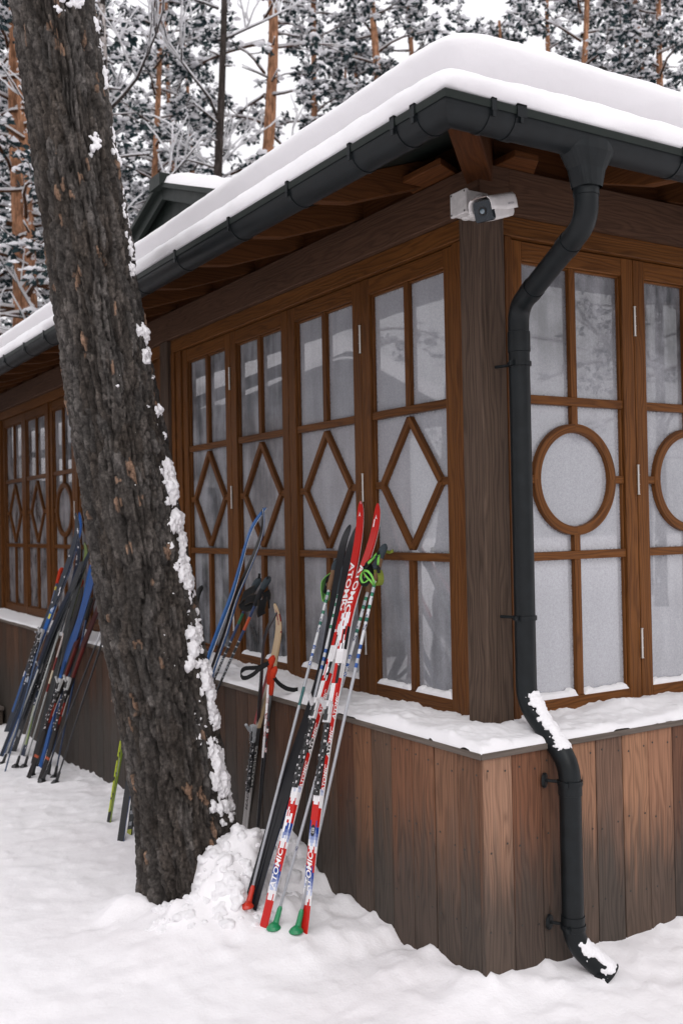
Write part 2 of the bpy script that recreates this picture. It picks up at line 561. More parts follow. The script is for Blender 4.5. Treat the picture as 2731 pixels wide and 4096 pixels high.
def ground_z(x, y, fine=True):
    x, y = np.asarray(x, float), np.asarray(y, float)
    z = -.845 - .020 * np.clip(y - .6, 0, 9) + .012 * np.clip(-x - 1, 0, 3)
    z = z + .022 * fbm(x * .9, y * .9, 0, 3, 5)
    # banks against the two walls, following the snow line on the boards
    dA = np.where(y > 0, np.abs(np.minimum(x, 0)), np.hypot(np.minimum(x, 0), y))
    sa = np.interp(y, *SA)
    wa = np.exp(-(dA / .26) ** 1.5) * sstep(-.5, .05, y) + 0
    dB = np.where(x > 0, np.abs(np.minimum(y, 0)), np.hypot(x, np.minimum(y, 0)))
    sb = np.interp(x, *SB)
    wb = np.exp(-(dB / .30) ** 1.5) * sstep(-.5, .05, x)
    nA = np.where((dA <= dB), 1.0, 0.0)
    z = np.where(nA > 0, z + (sa - z) * wa, z + (sb - z) * wb)
    # mound heaped on the near side of the trunk
    du = (x - TB[0]) * rdir[0] + (y - TB[1]) * rdir[1]
    dv = (x - TB[0]) * -rdir[1] + (y - TB[1]) * rdir[0]
    tot = 0
    # (along the wall side, away from the viewer, height, widths: left, right, near, far, steepness)
    jx, jy = .075 * fbm(x * 8, y * 8, 2, 4, 15), .075 * fbm(x * 8, y * 8, 5, 4, 16)
    for (a, b, h, sl, sr, sn, sf, pw) in ((.20, -.10, .295, .15, .16, .21, .20, 1.8), (.02, -.30, .13, .10, .16, .14, .12, 1.6), (.36, .12, .13, .18, .13, .16, .20, 1.3),
                                          (-.27, -.04, .09, .09, .10, .16, .16, 1.2), (.25, -.36, .10, .4, .4, .25, .3, 1.2)):
        ex, ey = du + jx - a, dv + jy - b
        q = (ex / np.where(ex < 0, sl, sr)) ** 2 + (ey / np.where(ey < 0, sn, sf)) ** 2
        tot = tot + (h * np.exp(-.5 * q ** pw)) ** 3
    z = z + tot ** (1 / 3)
    if fine:
        near = np.exp(-np.minimum(dA, dB) / .35)
        mnd = np.exp(-((x - TB[0] - .25) ** 2 + (y - TB[1] + .2) ** 2) / .16)
        amp = .007 + .020 * near + .042 * mnd
        z = z + amp * fbm(x * 7, y * 7, 0, 4, 9) + .010 * np.maximum(0, fbm(x * 17, y * 17, 3, 3, 13)) * (1 + 2 * near + 2 * mnd)
        w1_, w2_, wc_ = worley(x * 13 + 2 * jx * 13, y * 13, s=8)
        z = z + mnd * (.034 * np.clip(.75 - w1_, -.2, 1) * (.3 + wc_) + .022 * np.abs(fbm(x * 22, y * 22, 4, 3, 18)))
        z = z + .007 * fbm(x * 3.2 + .3 * y, y * 5.5, 1, 3, 21)
        d1, d2, cid = worley(x * 3.1, y * 3.1, s=3)        # foot-sized dents in the trodden snow
        z = z - .010 * np.clip(1 - d1 / .35, 0, 1) ** 1.3 * (cid > .45)
    return z

def ground_at(px, py, dz=0.0):
    z = -.85
    for _ in range(25):
        p = on(2, z + dz, px, py)
        z = .5 * z + .5 * float(ground_z(p[0], p[1], False))
    p = on(2, z + dz, px, py)
    return p

def spread(lo, hi, step, far, grow=1.25):
    a = list(np.arange(lo, hi, step))
    s, q = step, hi
    out = []
    while q < far: out.append(q); s *= grow; q += s
    s, q = step * grow, lo - step * grow
    pre = []
    while q > -far: pre.append(q); s *= grow; q -= s
    return np.array(pre[::-1] + a + out)
gx, gy = spread(-2.4, 1.7, .02, 90), spread(-2.2, 5.4, .022, 90)
X, Y = np.meshgrid(gx, gy, indexing='ij')
Z = ground_z(X, Y)
far = np.clip((np.hypot(X, Y) - 8) / 60, 0, 1)
Z = Z + far * .5 * fbm(X * .05, Y * .05, 0, 3, 2)
gnd = big_mesh('snow_ground', np.stack([X, Y, Z], -1).reshape(-1, 3), grid_faces(len(gx), len(gy)), M['trodden_snow'])
tag(gnd, 'trodden white snow covering the ground round the pavilion', kind='structure')

# ------------------------------------------------------------------ the timber pavilion
PAV = thing('timber_pavilion', 'timber pavilion with frosted glazed doors, boarded plinth and green gutter under a snowy roof', 'building', (0, 0, -.85))
EX, EY = 4.6, 10.0        # lengths of the two walls

def wallA(u, z, d): return np.array((d, u, z))
def wallB(u, z, d): return np.array((u, d, z))
AXA = (np.array((0, 1., 0)), np.array((0, 0, 1.)), np.array((1., 0, 0)))
AXB = (np.array((1., 0, 0)), np.array((0, 0, 1.)), np.array((0, 1., 0)))

def wbox(mb, side, u0, u1, z0, z1, d0, d1, grain=None, col=(1, 1, 1), m=0):
    P = wallA if side == 'A' else wallB
    ax = AXA if side == 'A' else AXB
    c = P((u0 + u1) / 2, (z0 + z1) / 2, (d0 + d1) / 2)
    mb.box(c, *ax, u1 - u0, z1 - z0, d1 - d0, grain=grain, col=col, m=m)

# plinth boards
mb = MB()
tonesA = [(.72, .62, .55), (.95, .83, .74), (.92, .74, .62), (.88, .68, .56), (.55, .56, .56), (1.05, .86, .70), (.62, .46, .38), (.66, .60, .55)]
tonesB = [(1.15, 1.12, 1.12), (.66, .50, .42), (.55, .45, .40), (1.10, .99, .90), (.60, .60, .63), (1.17, 1.04, .92), (1.13, .98, .89), (.50, .40, .36), (1.1, .9, .75)]
nails = MB()
def boards(side, total, tones, wdt):
    u, k = 0.0, 0
    while u < total:
        ww = wdt * rng.uniform(.97, 1.04)
        if side == 'B' and k == 0: ww = .142
        t = tones[k] if k < len(tones) else tuple(np.array(rng.choice(tones)) * rng.uniform(.8, 1.0))
        if side == 'A': t = tuple(np.array(t) * (.84 if k < len(tones) else .45))  # shade and wet of wall A put into the board colour
        else: t = tuple(np.array(t) * 1.12)
        j = rng.uniform(-.0015, .0015)
        u0 = u + (.022 if side == 'A' and k == 0 else 0)
        wbox(mb, side, u0, u + ww - .0035, -1.15, -.001, .0 + j, .022 + j, grain=1, col=t)
        if k < 22:
            for zz in (-.055, -.33, -.62):
                for uu in (u + .028, u + ww - .03):
                    c = (wallA if side == 'A' else wallB)(uu + rng.uniform(-.006, .006), zz + rng.uniform(-.02, .02), j - .0012)
                    nails.lathe(c, -AXA[2] if side == 'A' else -AXB[2], [(0, .0042), (.0012, .0036)], 7)
        u += ww
        k += 1
boards('A', EY, tonesA, .1425)
boards('B', EX, tonesB, .1425)
# the narrow corner strip
wbox(mb, 'A', -.0, .020, -1.15, -.001, -.0015, .02, grain=1, col=(.6, .5, .44))
pl = mb.build('plinth_boarding', M['plank_wood'], PAV, bevel=.0022)
nl = nails.build('nail_heads', M['nail'], pl)
nl['kind'] = 'stuff'
mb = MB()
wbox(mb, 'A', .02, EY, -1.15, -.002, .0235, .06)
wbox(mb, 'B', .061, EX, -1.15, -.002, .0235, .06)
mb.build('plinth_core', M['dark_void'], PAV)
mb = MB()   # capping boards of the plinth
mb.add([(-.014, -.014, 0), (.42, .42, 0), (.42, EY, 0), (-.014, EY, 0), (-.014, -.014, .022), (.42, .42, .022), (.42, EY, .022), (-.014, EY, .022)],
       [(3, 2, 1, 0), (4, 5, 6, 7), (0, 4, 7, 3), (1, 2, 6, 5), (0, 1, 5, 4), (2, 3, 7, 6)],
       uvs=[[(b, a) for a, b in q] for q in ([(0, EY), (.4, EY), (.4, .4), (0, 0)], [(0, 0), (.4, .4), (.4, EY), (0, EY)], [(0, 0), (.02, 0), (.02, EY), (0, EY)], [(0, 0), (0, EY), (.02, EY), (.02, 0)], [(0, 0), (.5, 0), (.5, .02), (0, .02)], [(0, 0), (.5, 0), (.5, .02), (0, .02)])])
mb.add([(-.0125, -.014, 0), (EX, -.014, 0), (EX, .42, 0), (.4215, .42, 0), (-.0125, -.014, .022), (EX, -.014, .022), (EX, .42, .022), (.4215, .42, .022)],
       [(3, 2, 1, 0), (4, 5, 6, 7), (0, 1, 5, 4), (1, 2, 6, 5), (2, 3, 7, 6), (3, 0, 4, 7)],
       uvs=[[(0, .4), (EX, .4), (EX, 0), (0, 0)], [(0, 0), (EX, 0), (EX, .4), (0, .4)], [(0, 0), (EX, 0), (EX, .02), (0, .02)], [(0, 0), (.4, 0), (.4, .02), (0, .02)], [(0, 0), (EX, 0), (EX, .02), (0, .02)], [(0, 0), (.5, 0), (.5, .02), (0, .02)]])
mb.build('plinth_cap', M['cap_wood'], PAV, bevel=.003)

# posts, beams, lintels
def post(side, u0, u1, d0, d1, z1=2.078, mat='post_wood', name='post'):
    mb = MB()
    wbox(mb, side, u0, u1, .022, z1, d0, d1, grain=1)
    return mb.build(name, M[mat], PAV, bevel=.005)
post('A', .237, .365, .237, .365, name='corner_post')
for u in (3.455, 8.145): post('A', u, u + .125, .245, .37)
post('B', 3.02, 3.145, .245, .37)
mb = MB()
wbox(mb, 'A', .245, EY, 2.08, 2.255, .243, .40, grain=0)
mb.build('wall_plate', M['beam_wood'], PAV, bevel=.004)
mb = MB()
wbox(mb, 'B', .4015, EX, 2.0795, 2.256, .2415, .40, grain=0)
wbox(mb, 'B', .247, .4, 2.0795, 2.256, .2405, .2425, grain=0)
mb.build('wall_plate', M['beam_wood'], PAV, bevel=.004)
mb = MB()
for side, u0, u1 in (('A', .366, 3.454), ('A', 3.581, 8.144), ('A', 8.271, 9.9), ('B', .366, 3.019), ('B', 3.146, EX)):
    wbox(mb, side, u0, u1, 1.998, 2.079, .272, .37, grain=0)
mb.build('lintel', M['door_wood'], PAV, bevel=.003)
for side, u0, u1 in (('A', .366, .402), ('A', .4035, .474), ('A', 3.325, 3.40), ('A', 3.4015, 3.454), ('A', 3.581, 3.62), ('A', 3.6215, 3.715),
                     ('A', 6.37, 6.445), ('A', 8.096, 8.143), ('B', .366, .391), ('B', .3925, .432), ('B', 2.99, 3.018)):
    mb = MB()
    k = .27 if u1 - u0 < .055 else .283
    wbox(mb, side, u0, u1, .023, 1.997, k, .37, grain=1, col=(.93, .9, .88))
    mb.build('door_jamb', M['door_wood'], PAV, bevel=.003)
# dark room behind the doors
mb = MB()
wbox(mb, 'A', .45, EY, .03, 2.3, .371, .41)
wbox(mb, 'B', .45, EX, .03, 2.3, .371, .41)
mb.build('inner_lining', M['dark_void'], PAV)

Z_BOT, Z_P0, Z_R2a, Z_R2b, Z_MID, Z_R1a, Z_R1b, Z_P1, Z_TOP = .030, .108, .682, .717, 1.024, 1.331, 1.367, 1.916, 1.994

def door(side, u0, u1, kind, clear, hinge=None, near=True, tone=.9, label=None):
    P = wallA if side == 'A' else wallB
    inn = AXA[2] if side == 'A' else AXB[2]
    g_ = .0022
    st = .072
    a, b = u0 + st, u1 - st
    c = (a + b) / 2
    D0, D1 = .296, .345
    col = (tone, tone * .98, tone * .96)  # light and shade of each wall put into the door wood colour
    mb = MB()
    wbox(mb, side, u0 + g_, a, Z_BOT, Z_TOP, D0, D1, grain=1, col=col)
    wbox(mb, side, b, u1 - g_, Z_BOT, Z_TOP, D0, D1, grain=1, col=col)
    wbox(mb, side, a + .0005, b - .0005, Z_P1, Z_TOP - .001, D0 + .0015, D1, grain=0, col=col)
    wbox(mb, side, a + .0005, b - .0005, Z_BOT + .001, Z_P0, D0 + .0015, D1, grain=0, col=col)
    # thin lines of bead around the glass
    for (p0, p1, q0, q1) in ((a, a + .009, Z_P0 + .009, Z_P1 - .009), (b - .009, b, Z_P0 + .009, Z_P1 - .009), (a, b, Z_P1 - .009, Z_P1), (a, b, Z_P0, Z_P0 + .009)):
        wbox(mb, side, p0 + .0003, p1 - .0003, q0, q1, D0 + .016, D1 - .002, col=col)
    dr = mb.build('door', M['door_wood'], PAV, bevel=.0025)
    if label: dr['label'] = label
    # glazing bars
    f0, f1 = D0 + .008, D1 - .004
    mb = MB()
    hw = .0175
    segs = []
    def hbar(z0, z1):
        wbox(mb, side, a + .0006, b - .0006, z0, z1, f0, f1, grain=0, col=col); segs.append(('h', z0, z1))
    hbar(Z_R1a, Z_R1b); hbar(Z_R2a, Z_R2b)
    vb = []
    def vbar(z0, z1):
        wbox(mb, side, c - hw, c + hw, z0, z1, f0 + .0015, f1, grain=1, col=col); vb.append((z0, z1))
    vbar(Z_R1b + .0003, Z_P1 - .0003); vbar(Z_P0 + .0003, Z_R2a - .0003)
    diag, circ = [], None
    if kind == 'diamond':
        L, R = c - .232, c + .232
        w_ = .030
        tz, bz = Z_R1a - .006, Z_R2b + .006
        for k, (p, q) in enumerate((((L, Z_MID), (c, tz)), ((c, tz), (R, Z_MID)), ((R, Z_MID), (c, bz)), ((c, bz), (L, Z_MID)))):
            pin = np.array(p); qin = np.array(q); ce = np.array((c, Z_MID))
            pin = pin + (ce - pin) * .045; qin = qin + (ce - qin) * .045
            mb.bar(P(pin[0], pin[1], (f0 + f1) / 2 + .0012 * k), P(qin[0], qin[1], (f0 + f1) / 2 + .0012 * k), inn, w_, f1 - f0, col=col)
            diag.append((pin, qin, w_ / 2))
        for (p0, p1) in ((a + .0006, L + .022), (R - .022, b - .0006)):
            wbox(mb, side, p0, p1, Z_MID - .0165, Z_MID + .0165, f0 + .0065, f1, grain=0, col=col)
            diag.append((np.array((p0, Z_MID)), np.array((p1, Z_MID)), .0165))
    else:
        ro, ri, zc = .236, .199, 1.0195
        for (z0, z1) in ((zc + ro - .004, Z_R1a - .0003), (Z_R2b + .0003, zc - ro + .004)): vbar(z0, z1)
        for (p0, p1) in ((a + .0006, c - ro + .004), (c + ro - .004, b - .0006)):
            wbox(mb, side, p0, p1, zc - .0165, zc + .0165, f0 + .003, f1, grain=0, col=col)
            diag.append((np.array((p0, zc)), np.array((p1, zc)), .0165))
        circ = (c, zc, (ro + ri) / 2, (ro - ri) / 2)
        nseg = 64
        vs, fs, uvs = [], [], []
        for k in range(nseg):
            th = 2 * math.pi * k / nseg
            for (r_, d_) in ((ro, f0), (ro, f1), (ri, f1), (ri, f0)):
                vs.append(P(c + r_ * math.cos(th), zc + r_ * math.sin(th), d_))
        for k in range(nseg):
            k2 = (k + 1) % nseg
            quarter = k // 16
            for e in range(4):
                e2 = (e + 1) % 4
                f = (k * 4 + e, k2 * 4 + e, k2 * 4 + e2, k * 4 + e2)
                fs.append(f if side == 'B' else f[::-1])
                l0, l1 = k * .0216, (k + 1) * .0216
                o2 = quarter * 3.3 + e * .04
                q = [(l0, o2), (l1, o2), (l1, o2 + .037), (l0, o2 + .037)]
                uvs.append(q if side == 'B' else q[::-1])
        mb.add(vs, fs, col, 0, uvs)
    gb = mb.build('glazing_bars', M['door_wood'], dr, bevel=.0015)
    # frosted pane, with the distance to the nearest bar kept per corner
    stp = .012 if near else .03
    nu, nz = int((b - a) / stp) + 2, int((Z_P1 - Z_P0) / stp) + 2
    U_, Z_ = np.meshgrid(np.linspace(a, b, nu), np.linspace(Z_P0, Z_P1, nz), indexing='ij')
    d = np.minimum.reduce([U_ - a - .009, b - U_ - .009, Z_ - Z_P0 - .009, Z_P1 - Z_ - .009])
    for _, z0, z1 in segs: d = np.minimum(d, np.maximum(z0 - Z_, Z_ - z1))
    for z0, z1 in vb:
        d = np.minimum(d, np.hypot(np.maximum(0, np.abs(U_ - c) - hw), np.maximum(0, np.maximum(z0 - Z_, Z_ - z1))))
    for p, q, w_ in diag:
        t = np.clip(((U_ - p[0]) * (q[0] - p[0]) + (Z_ - p[1]) * (q[1] - p[1])) / np.sum((q - p) ** 2), 0, 1)
        d = np.minimum(d, np.hypot(U_ - p[0] - t * (q[0] - p[0]), Z_ - p[1] - t * (q[1] - p[1])) - w_)
    if circ:
        d = np.minimum(d, np.abs(np.hypot(U_ - circ[0], Z_ - circ[1]) - circ[2]) - circ[3])
    dd = np.clip(d, 0, .2)
    cl = clear(U_, Z_) if callable(clear) else np.full(U_.shape, float(clear))
    Pp = np.stack([np.full(U_.shape, .328), U_, Z_], -1) if side == 'A' else np.stack([U_, np.full(U_.shape, .328), Z_], -1)
    pn = big_mesh('pane', Pp.reshape(-1, 3), grid_faces(nu, nz) if side == 'A' else grid_faces(nu, nz)[:, ::-1], M['frost'], dr, smooth=False,
                  cols=np.stack([dd, cl, np.zeros_like(dd)], -1).reshape(-1, 3))
    # hinges between this door and the next
    if hinge is not None:
        for z in (.30, 1.02, 1.72):
            hb = MB()
            ctr = P(hinge, z, D0 - .004)
            hb.lathe(ctr - np.array((0, 0, .062)), (0, 0, 1), [(0, .0062), (.124, .0062)], 10)
            for q in (-.066, -.022, .020, .062): hb.lathe(ctr + np.array((0, 0, q)), (0, 0, 1), [(0, .0078), (.004, .0078)], 10)
            hb.build('hinge', M['steel'], dr)
    return dr

topclear = lambda base, top: (lambda U, Z: base + top * sstep(1.30, 1.72, Z))
lowclear = lambda base, low: (lambda U, Z: base + low * sstep(.95, .2, Z))
door('A', .476, 1.191, 'diamond', lowclear(.16, .40), hinge=1.191)
door('A', 1.191, 1.905, 'diamond', lowclear(.28, .42))
door('A', 1.906, 2.61, 'diamond', lowclear(.66, .30), hinge=2.61)
door('A', 2.61, 3.32, 'diamond', lowclear(.78, .20))
for k, (u0, u1, kd) in enumerate(((3.72, 4.36, 'ring'), (4.36, 5.0, 'ring'), (5.0, 5.65, 'ring'), (5.65, 6.365, 'ring'), (6.45, 7.27, 'diamond'), (7.27, 8.09, 'diamond'))):
    door('A', u0, u1, kd, .93 if u0 > 6 else .86, hinge=u0 if k in (3, 6) else None, near=False, tone=.8)
mb = MB()
for k in range(12): wbox(mb, 'A', 8.272 + .14 * k, 8.272 + .14 * k + .137, .023, 1.997, .30 + .001 * (k % 2), .37, grain=1, col=(.6, .55, .5))
mb.build('end_boarding', M['plank_wood'], PAV)
door('B', .434, 1.155, 'ring', topclear(.10, .55), hinge=1.155, tone=1.2)
door('B', 1.155, 1.87, 'ring', topclear(.22, .70), tone=1.2)
door('B', 1.87, 2.43, 'ring', .2, near=False)
door('B', 2.43, 2.985, 'ring', .2, near=False)

# ------------------------------------------------------------------ eaves: rafters, soffit, hip rafter, look-out boards
E0 = -.459          # outer face of the gutter
ZG = 2.118          # its top edge
SL = .33            # roof slope
def soff(d): return 2.165 + SL * d     # underside of the roof boards, d measured inward from the gutter line -.40
mb = MB()
for side, tot in (('A', EY), ('B', EX)):
    P = wallA if side == 'A' else wallB
    for k in range(6):   # boards of the soffit, running along the eave, mitred at the corner
        d0, d1 = -.40 + .14 * k, -.40 + .14 * (k + 1) - .004
        q = [P(d0, soff(d0 + .4), d0), P(tot, soff(d0 + .4), d0), P(tot, soff(d1 + .4), d1), P(d1, soff(d1 + .4), d1)]
        q2 = [v + np.array((0, 0, .02)) for v in q]
        f = [(0, 3, 2, 1), (4, 5, 6, 7), (0, 1, 5, 4), (2, 3, 7, 6), (0, 4, 7, 3), (1, 2, 6, 5)]
        if side == 'A': f = [x[::-1] for x in f]
        uvs = [[((q + q2)[i] @ AXA[0] + (q + q2)[i] @ AXB[0] + k * 3, d0 + (0 if i in (0, 1, 4, 5) else .136) + k) for i in x] for x in f]
        mb.add(q + q2, f, (.9 + .1 * (k % 2),) * 3, 0, uvs)
mb.build('soffit_boards', M['eave_wood'], PAV)
def rafter(side, u, w_=.055, h_=.115):
    P = wallA if side == 'A' else wallB
    ax = AXA[0] if side == 'A' else AXB[0]
    mb = MB()
    d0, d1 = -.375, .42
    for_ = []
    vs = []
    for uu in (u - w_ / 2, u + w_ / 2):
        for d, top, bot in ((d0, soff(d0 + .4) - .002, soff(d0 + .4) - .06), (d1, soff(d1 + .4) - .002, soff(d1 + .4) - h_), (-.12, None, soff(.28) - h_)):
            if top is not None: vs.append(P(uu, top, d))
            vs.append(P(uu, bot, d))
    # per side: 0 top outer, 1 bottom outer, 2 top inner, 3 bottom inner, 4 bottom middle
    f = [(0, 1, 4, 3, 2), (5, 7, 8, 9, 6), (0, 5, 6, 1), (1, 6, 9, 4), (4, 9, 8, 3), (3, 8, 7, 2), (2, 7, 5, 0)]
    if side == 'B': f = [x[::-1] for x in f]
    inn = AXA[2] if side == 'A' else AXB[2]
    o_ = rng.uniform(0, 30)
    uvs = [[(vs[i] @ inn + o_, vs[i][2] + (vs[i] @ ax) + o_) for i in x] for x in f]
    mb.add(vs, f, (rng.uniform(.8, 1.05),) * 3, 0, uvs)
    mb.build('rafter', M['eave_wood'], PAV, bevel=.003)
for u in np.arange(.62, 9.8, .56): rafter('A', u)
for u in np.arange(.80, 4.4, .56): rafter('B', u)
mb = MB()   # blocking above the wall plates
wbox(mb, 'A', .30, EY, 2.258, 2.42, .30, .335, grain=0, col=(.75, .7, .68))
wbox(mb, 'B', .337, EX, 2.258, 2.42, .30, .335, grain=0, col=(.75, .7, .68))
mb.build('eave_blocking', M['eave_wood'], PAV)
mb = MB()   # hip rafter on the diagonal
dg = unit((1, 1, 0)); sd0 = np.array((-dg[1], dg[0], 0)) * .0525
vs = []
for sg in (-1, 1):
    for d_, z_ in ((-.30, 2.188), (.36, 2.19), (.36, soff(.76) - .004), (-.30, soff(.10) - .002)):
        vs.append(np.array((d_, d_, z_)) + sd0 * sg)
f = [(0, 1, 2, 3), (7, 6, 5, 4), (0, 4, 5, 1), (1, 5, 6, 2), (2, 6, 7, 3), (3, 7, 4, 0)]
f = [k[::-1] for k in f] if False else f
mb.add(vs, f, (.62, .55, .52), 0, [[(vs[i] @ dg + 3.1, vs[i][2] + vs[i] @ sd0 * 18) for i in k] for k in f])
mb.build('hip_rafter', M['eave_wood'], PAV, bevel=.004)
for q in ([(.13, .335), (.13, .61), (.30, .72), (.30, .42)], [(.335, .13), (.455, .13), (.60, .335), (.335, .335)]):
    mb = MB()     # short boards lying on the wall plates beside the corner
    lo, hi = [np.array((x, y, 2.259)) for x, y in q], [np.array((x, y, 2.286)) for x, y in q]
    f = [(0, 1, 2, 3), (7, 6, 5, 4), (0, 4, 5, 1), (1, 5, 6, 2), (2, 6, 7, 3), (3, 7, 4, 0)]
    if q[0][0] > .2: f = [k[::-1] for k in f]
    al = 1 if q[0][0] < .2 else 0
    P8 = lo + hi
    uvs = [[(P8[i][al] + 7.7, P8[i][1 - al] + P8[i][2]) for i in k] for k in f]
    mb.add(P8, f, (1.15, 1.1, 1.05), 0, uvs)
    mb.build('look_out_board', M['eave_wood'], PAV, bevel=.002)

# ------------------------------------------------------------------ gutter (half round, mitred) with brackets and drip edge
GR = .060
GC = E0 + GR
def gutter_run(mb, side, tot, r=GR, t=.003, z=ZG, u_from=None, u_to=None, prof=None, col=(1, 1, 1)):
    """half-round trough along one eave, mitred at the corner when u_from is None"""
    P = wallA if side == 'A' else wallB
    th = np.linspace(math.pi, 2 * math.pi, 15)
    pr = prof or ([(GC + r * math.cos(q), z + r * math.sin(q)) for q in th] + [(GC + (r - t) * math.cos(q), z + (r - t) * math.sin(q)) for q in th[::-1]])
    n = len(pr)
    vs = [P(d if u_from is None else u_from, zz, d) for d, zz in pr] + [P(tot if u_to is None else u_to, zz, d) for d, zz in pr]
    fs = [(k, (k + 1) % n, n + (k + 1) % n, n + k) for k in range(n)]
    if u_from is not None:
        h = n // 2
        for q in range(h - 1):
            fs.append((q, n - 1 - q, n - 2 - q, q + 1)); fs.append((n + q, n + q + 1, 2 * n - 2 - q, 2 * n - 1 - q))
    if side == 'B': fs = [f[::-1] for f in fs]
    mb.add(vs, fs, col)
mb = MB()
gutter_run(mb, 'A', EY)
gutter_run(mb, 'B', EX)
gt = mb.build('gutter', M['gutter_metal'], PAV, smooth=False)
for p in gt.data.polygons: p.use_smooth = True
es = gt.modifiers.new('edges', 'EDGE_SPLIT'); es.split_angle = rad(40)
mb = MB()   # sheet-metal drip edge above the trough
for side, tot in (('A', EY), ('B', EX)):
    pr = [(E0 - .004, ZG - .004), (E0 - .006, ZG + .020), (E0 - .002, ZG + .023), (GC + .05, ZG + .045), (GC + .05, ZG + .042), (E0, ZG + .018), (E0, ZG - .002)]
    gutter_run(mb, side, tot, prof=pr)
dre = mb.build('drip_edge', M['green_metal'], PAV)
def bracket(side, u, w_=.026, clip=True):
    mb = MB()
    P = wallA if side == 'A' else wallB
    gutter_run(mb, side, 0, GR + .0032, .003, ZG, u - w_ / 2, u + w_ / 2)
    wbox(mb, side, u - w_ / 2, u + w_ / 2, ZG - .012, ZG + .027, E0 - .0092, E0 - .0062)
    wbox(mb, side, u - w_ / 2, u + w_ / 2, ZG + .0235, ZG + .029, E0 - .0092, E0 + .02)
    if clip: wbox(mb, side, u - .006, u + .006, ZG - .03, ZG - .012, E0 - .0085, E0 - .003)
    mb.build('gutter_bracket', M['gutter_metal'], gt)
for u in (-.30, -.19, .07, .51, 1.02, 1.60, 2.14, 2.70, 3.25, 3.80, 4.29, 4.85, 5.4, 5.95): bracket('A', u, .024 if u < 0 else .017)
for u in (-.277, -.165, .59, 1.15, 1.7): bracket('B', u, .038 if u > -.2 and u < 0 else .02)

# ------------------------------------------------------------------ downspouts
PR = .0405
def smooth_path(pts, rad_=.07, n=7):
    P = [np.asarray(p, float) for p in pts]
    out = [P[0]]
    for i in range(1, len(P) - 1):
        a, b, c = P[i - 1], P[i], P[i + 1]
        r = min(rad_, .45 * np.linalg.norm(b - a), .45 * np.linalg.norm(c - b))
        p0, p1 = b + unit(a - b) * r, b + unit(c - b) * r
        for k in range(n + 1):
            t = k / n
            out.append((1 - t) ** 2 * p0 + 2 * t * (1 - t) * b + t * t * p1)
    out.append(P[-1])
    return out
def pipe_clamp(par, c, to_wall):
    mb = MB()
    c = np.asarray(c, float)
    mb.lathe(c - np.array((0, 0, .0085)), (0, 0, 1), [(0, PR + .001), (0, PR + .006), (.017, PR + .006), (.017, PR + .001)], 28)
    w_ = unit(to_wall)
    s_ = np.cross(w_, (0, 0, 1))
    mb.box(c + s_ * (PR + .012), s_, w_, (0, 0, 1), .02, .012, .017)
    mb.box(c - s_ * (PR + .012), s_, w_, (0, 0, 1), .02, .012, .017)
    L = np.linalg.norm(to_wall)
    mb.tube([c + w_ * PR, c + w_ * (L - .004)], .006, 8)
    mb.lathe(c + w_ * (L - .012), w_, [(0, .024), (.004, .028), (.012, .028)], 18)
    mb.build('pipe_clamp', M['gutter_metal'], par)
def downspout(path, joints, snow=False):
    mb = MB()
    sp_ = smooth_path(path)
    mb.tube(sp_, PR, 28)
    for a, b in joints:    # slip joints: slightly wider sleeves with a dark line
        a, b = np.asarray(a, float), np.asarray(b, float)
        mb.tube([a, a + (b - a) * .02, a + (b - a) * .98, b], [PR + .0005, PR + .003, PR + .003, PR + .0005], 28)
    o = mb.build('downspout', M['gutter_metal'], PAV, smooth=True)
    e = o.modifiers.new('edges', 'EDGE_SPLIT'); e.split_angle = rad(45)
    return o
px_, py_ = .338, .135                   # standing pipe beside the corner post
fu = .172                               # outlet on the B gutter
path = [(fu, GC, 2.02), (fu, GC, 1.845), (px_, py_, 1.675 + .0), (px_, py_, .150), (.345, -.082, -.045), (.345, -.082, -.70), (.425, -.165, -.80)]
joints = [((fu, GC, 1.99), (fu, GC, 1.93)), ((px_, py_, 1.58), (px_, py_, 1.50)), ((.345, -.082, -.115), (.345, -.082, -.16)), ((.345, -.082, -.60), (.345, -.082, -.655))]
ds = downspout(path, joints)
e0, e1 = np.array((fu, GC, 1.845)), np.array((px_, py_, 1.675))
dd = unit(e1 - e0)
for q in (.12, .43):
    jm = MB()
    c = e0 + dd * q
    jm.tube([c, c + dd * .045], PR + .0028, 28)
    jm.build('pipe_collar', M['gutter_metal'], ds, smooth=True).modifiers.new('e', 'EDGE_SPLIT').split_angle = rad(40)
jm = MB()
c = np.array((.425, -.165, -.80)); dd2 = unit(np.array((.08, -.083, -.1)))
jm.tube([c - dd2 * .03, c + dd2 * .004, c + dd2 * .012, c + dd2 * .015], [PR + .003, PR + .004, PR + .010, PR + .008], 28)
jm.build('pipe_collar', M['gutter_metal'], ds, smooth=True)
mb = MB()   # funnel-shaped outlet under the trough
ring = []
for zz, hu, hd in ((ZG - .008, .098, .056), (ZG - .045, .098, .056), (2.015, .062, .046), (1.955, PR + .004, PR + .004)):
    ring.append([(fu + hu * (abs(math.cos(t)) ** .6) * math.copysign(1, math.cos(t)), GC - .004 + hd * (abs(math.sin(t)) ** .6) * math.copysign(1, math.sin(t)), zz) for t in np.linspace(0, 2 * math.pi, 25)])
mb.grid(np.array(ring), flip=True)
mb.build('gutter_outlet', M['gutter_metal'], ds, smooth=False)
pipe_clamp(ds, (px_, py_, 1.455), (-.05, .16, 0))
pipe_clamp(ds, (px_, py_, .475), (-.05, .16, 0))
pipe_clamp(ds, (.345, -.082, -.115), (-.055, .082, 0))
pipe_clamp(ds, (.345, -.082, -.640), (-.045, .082, 0))
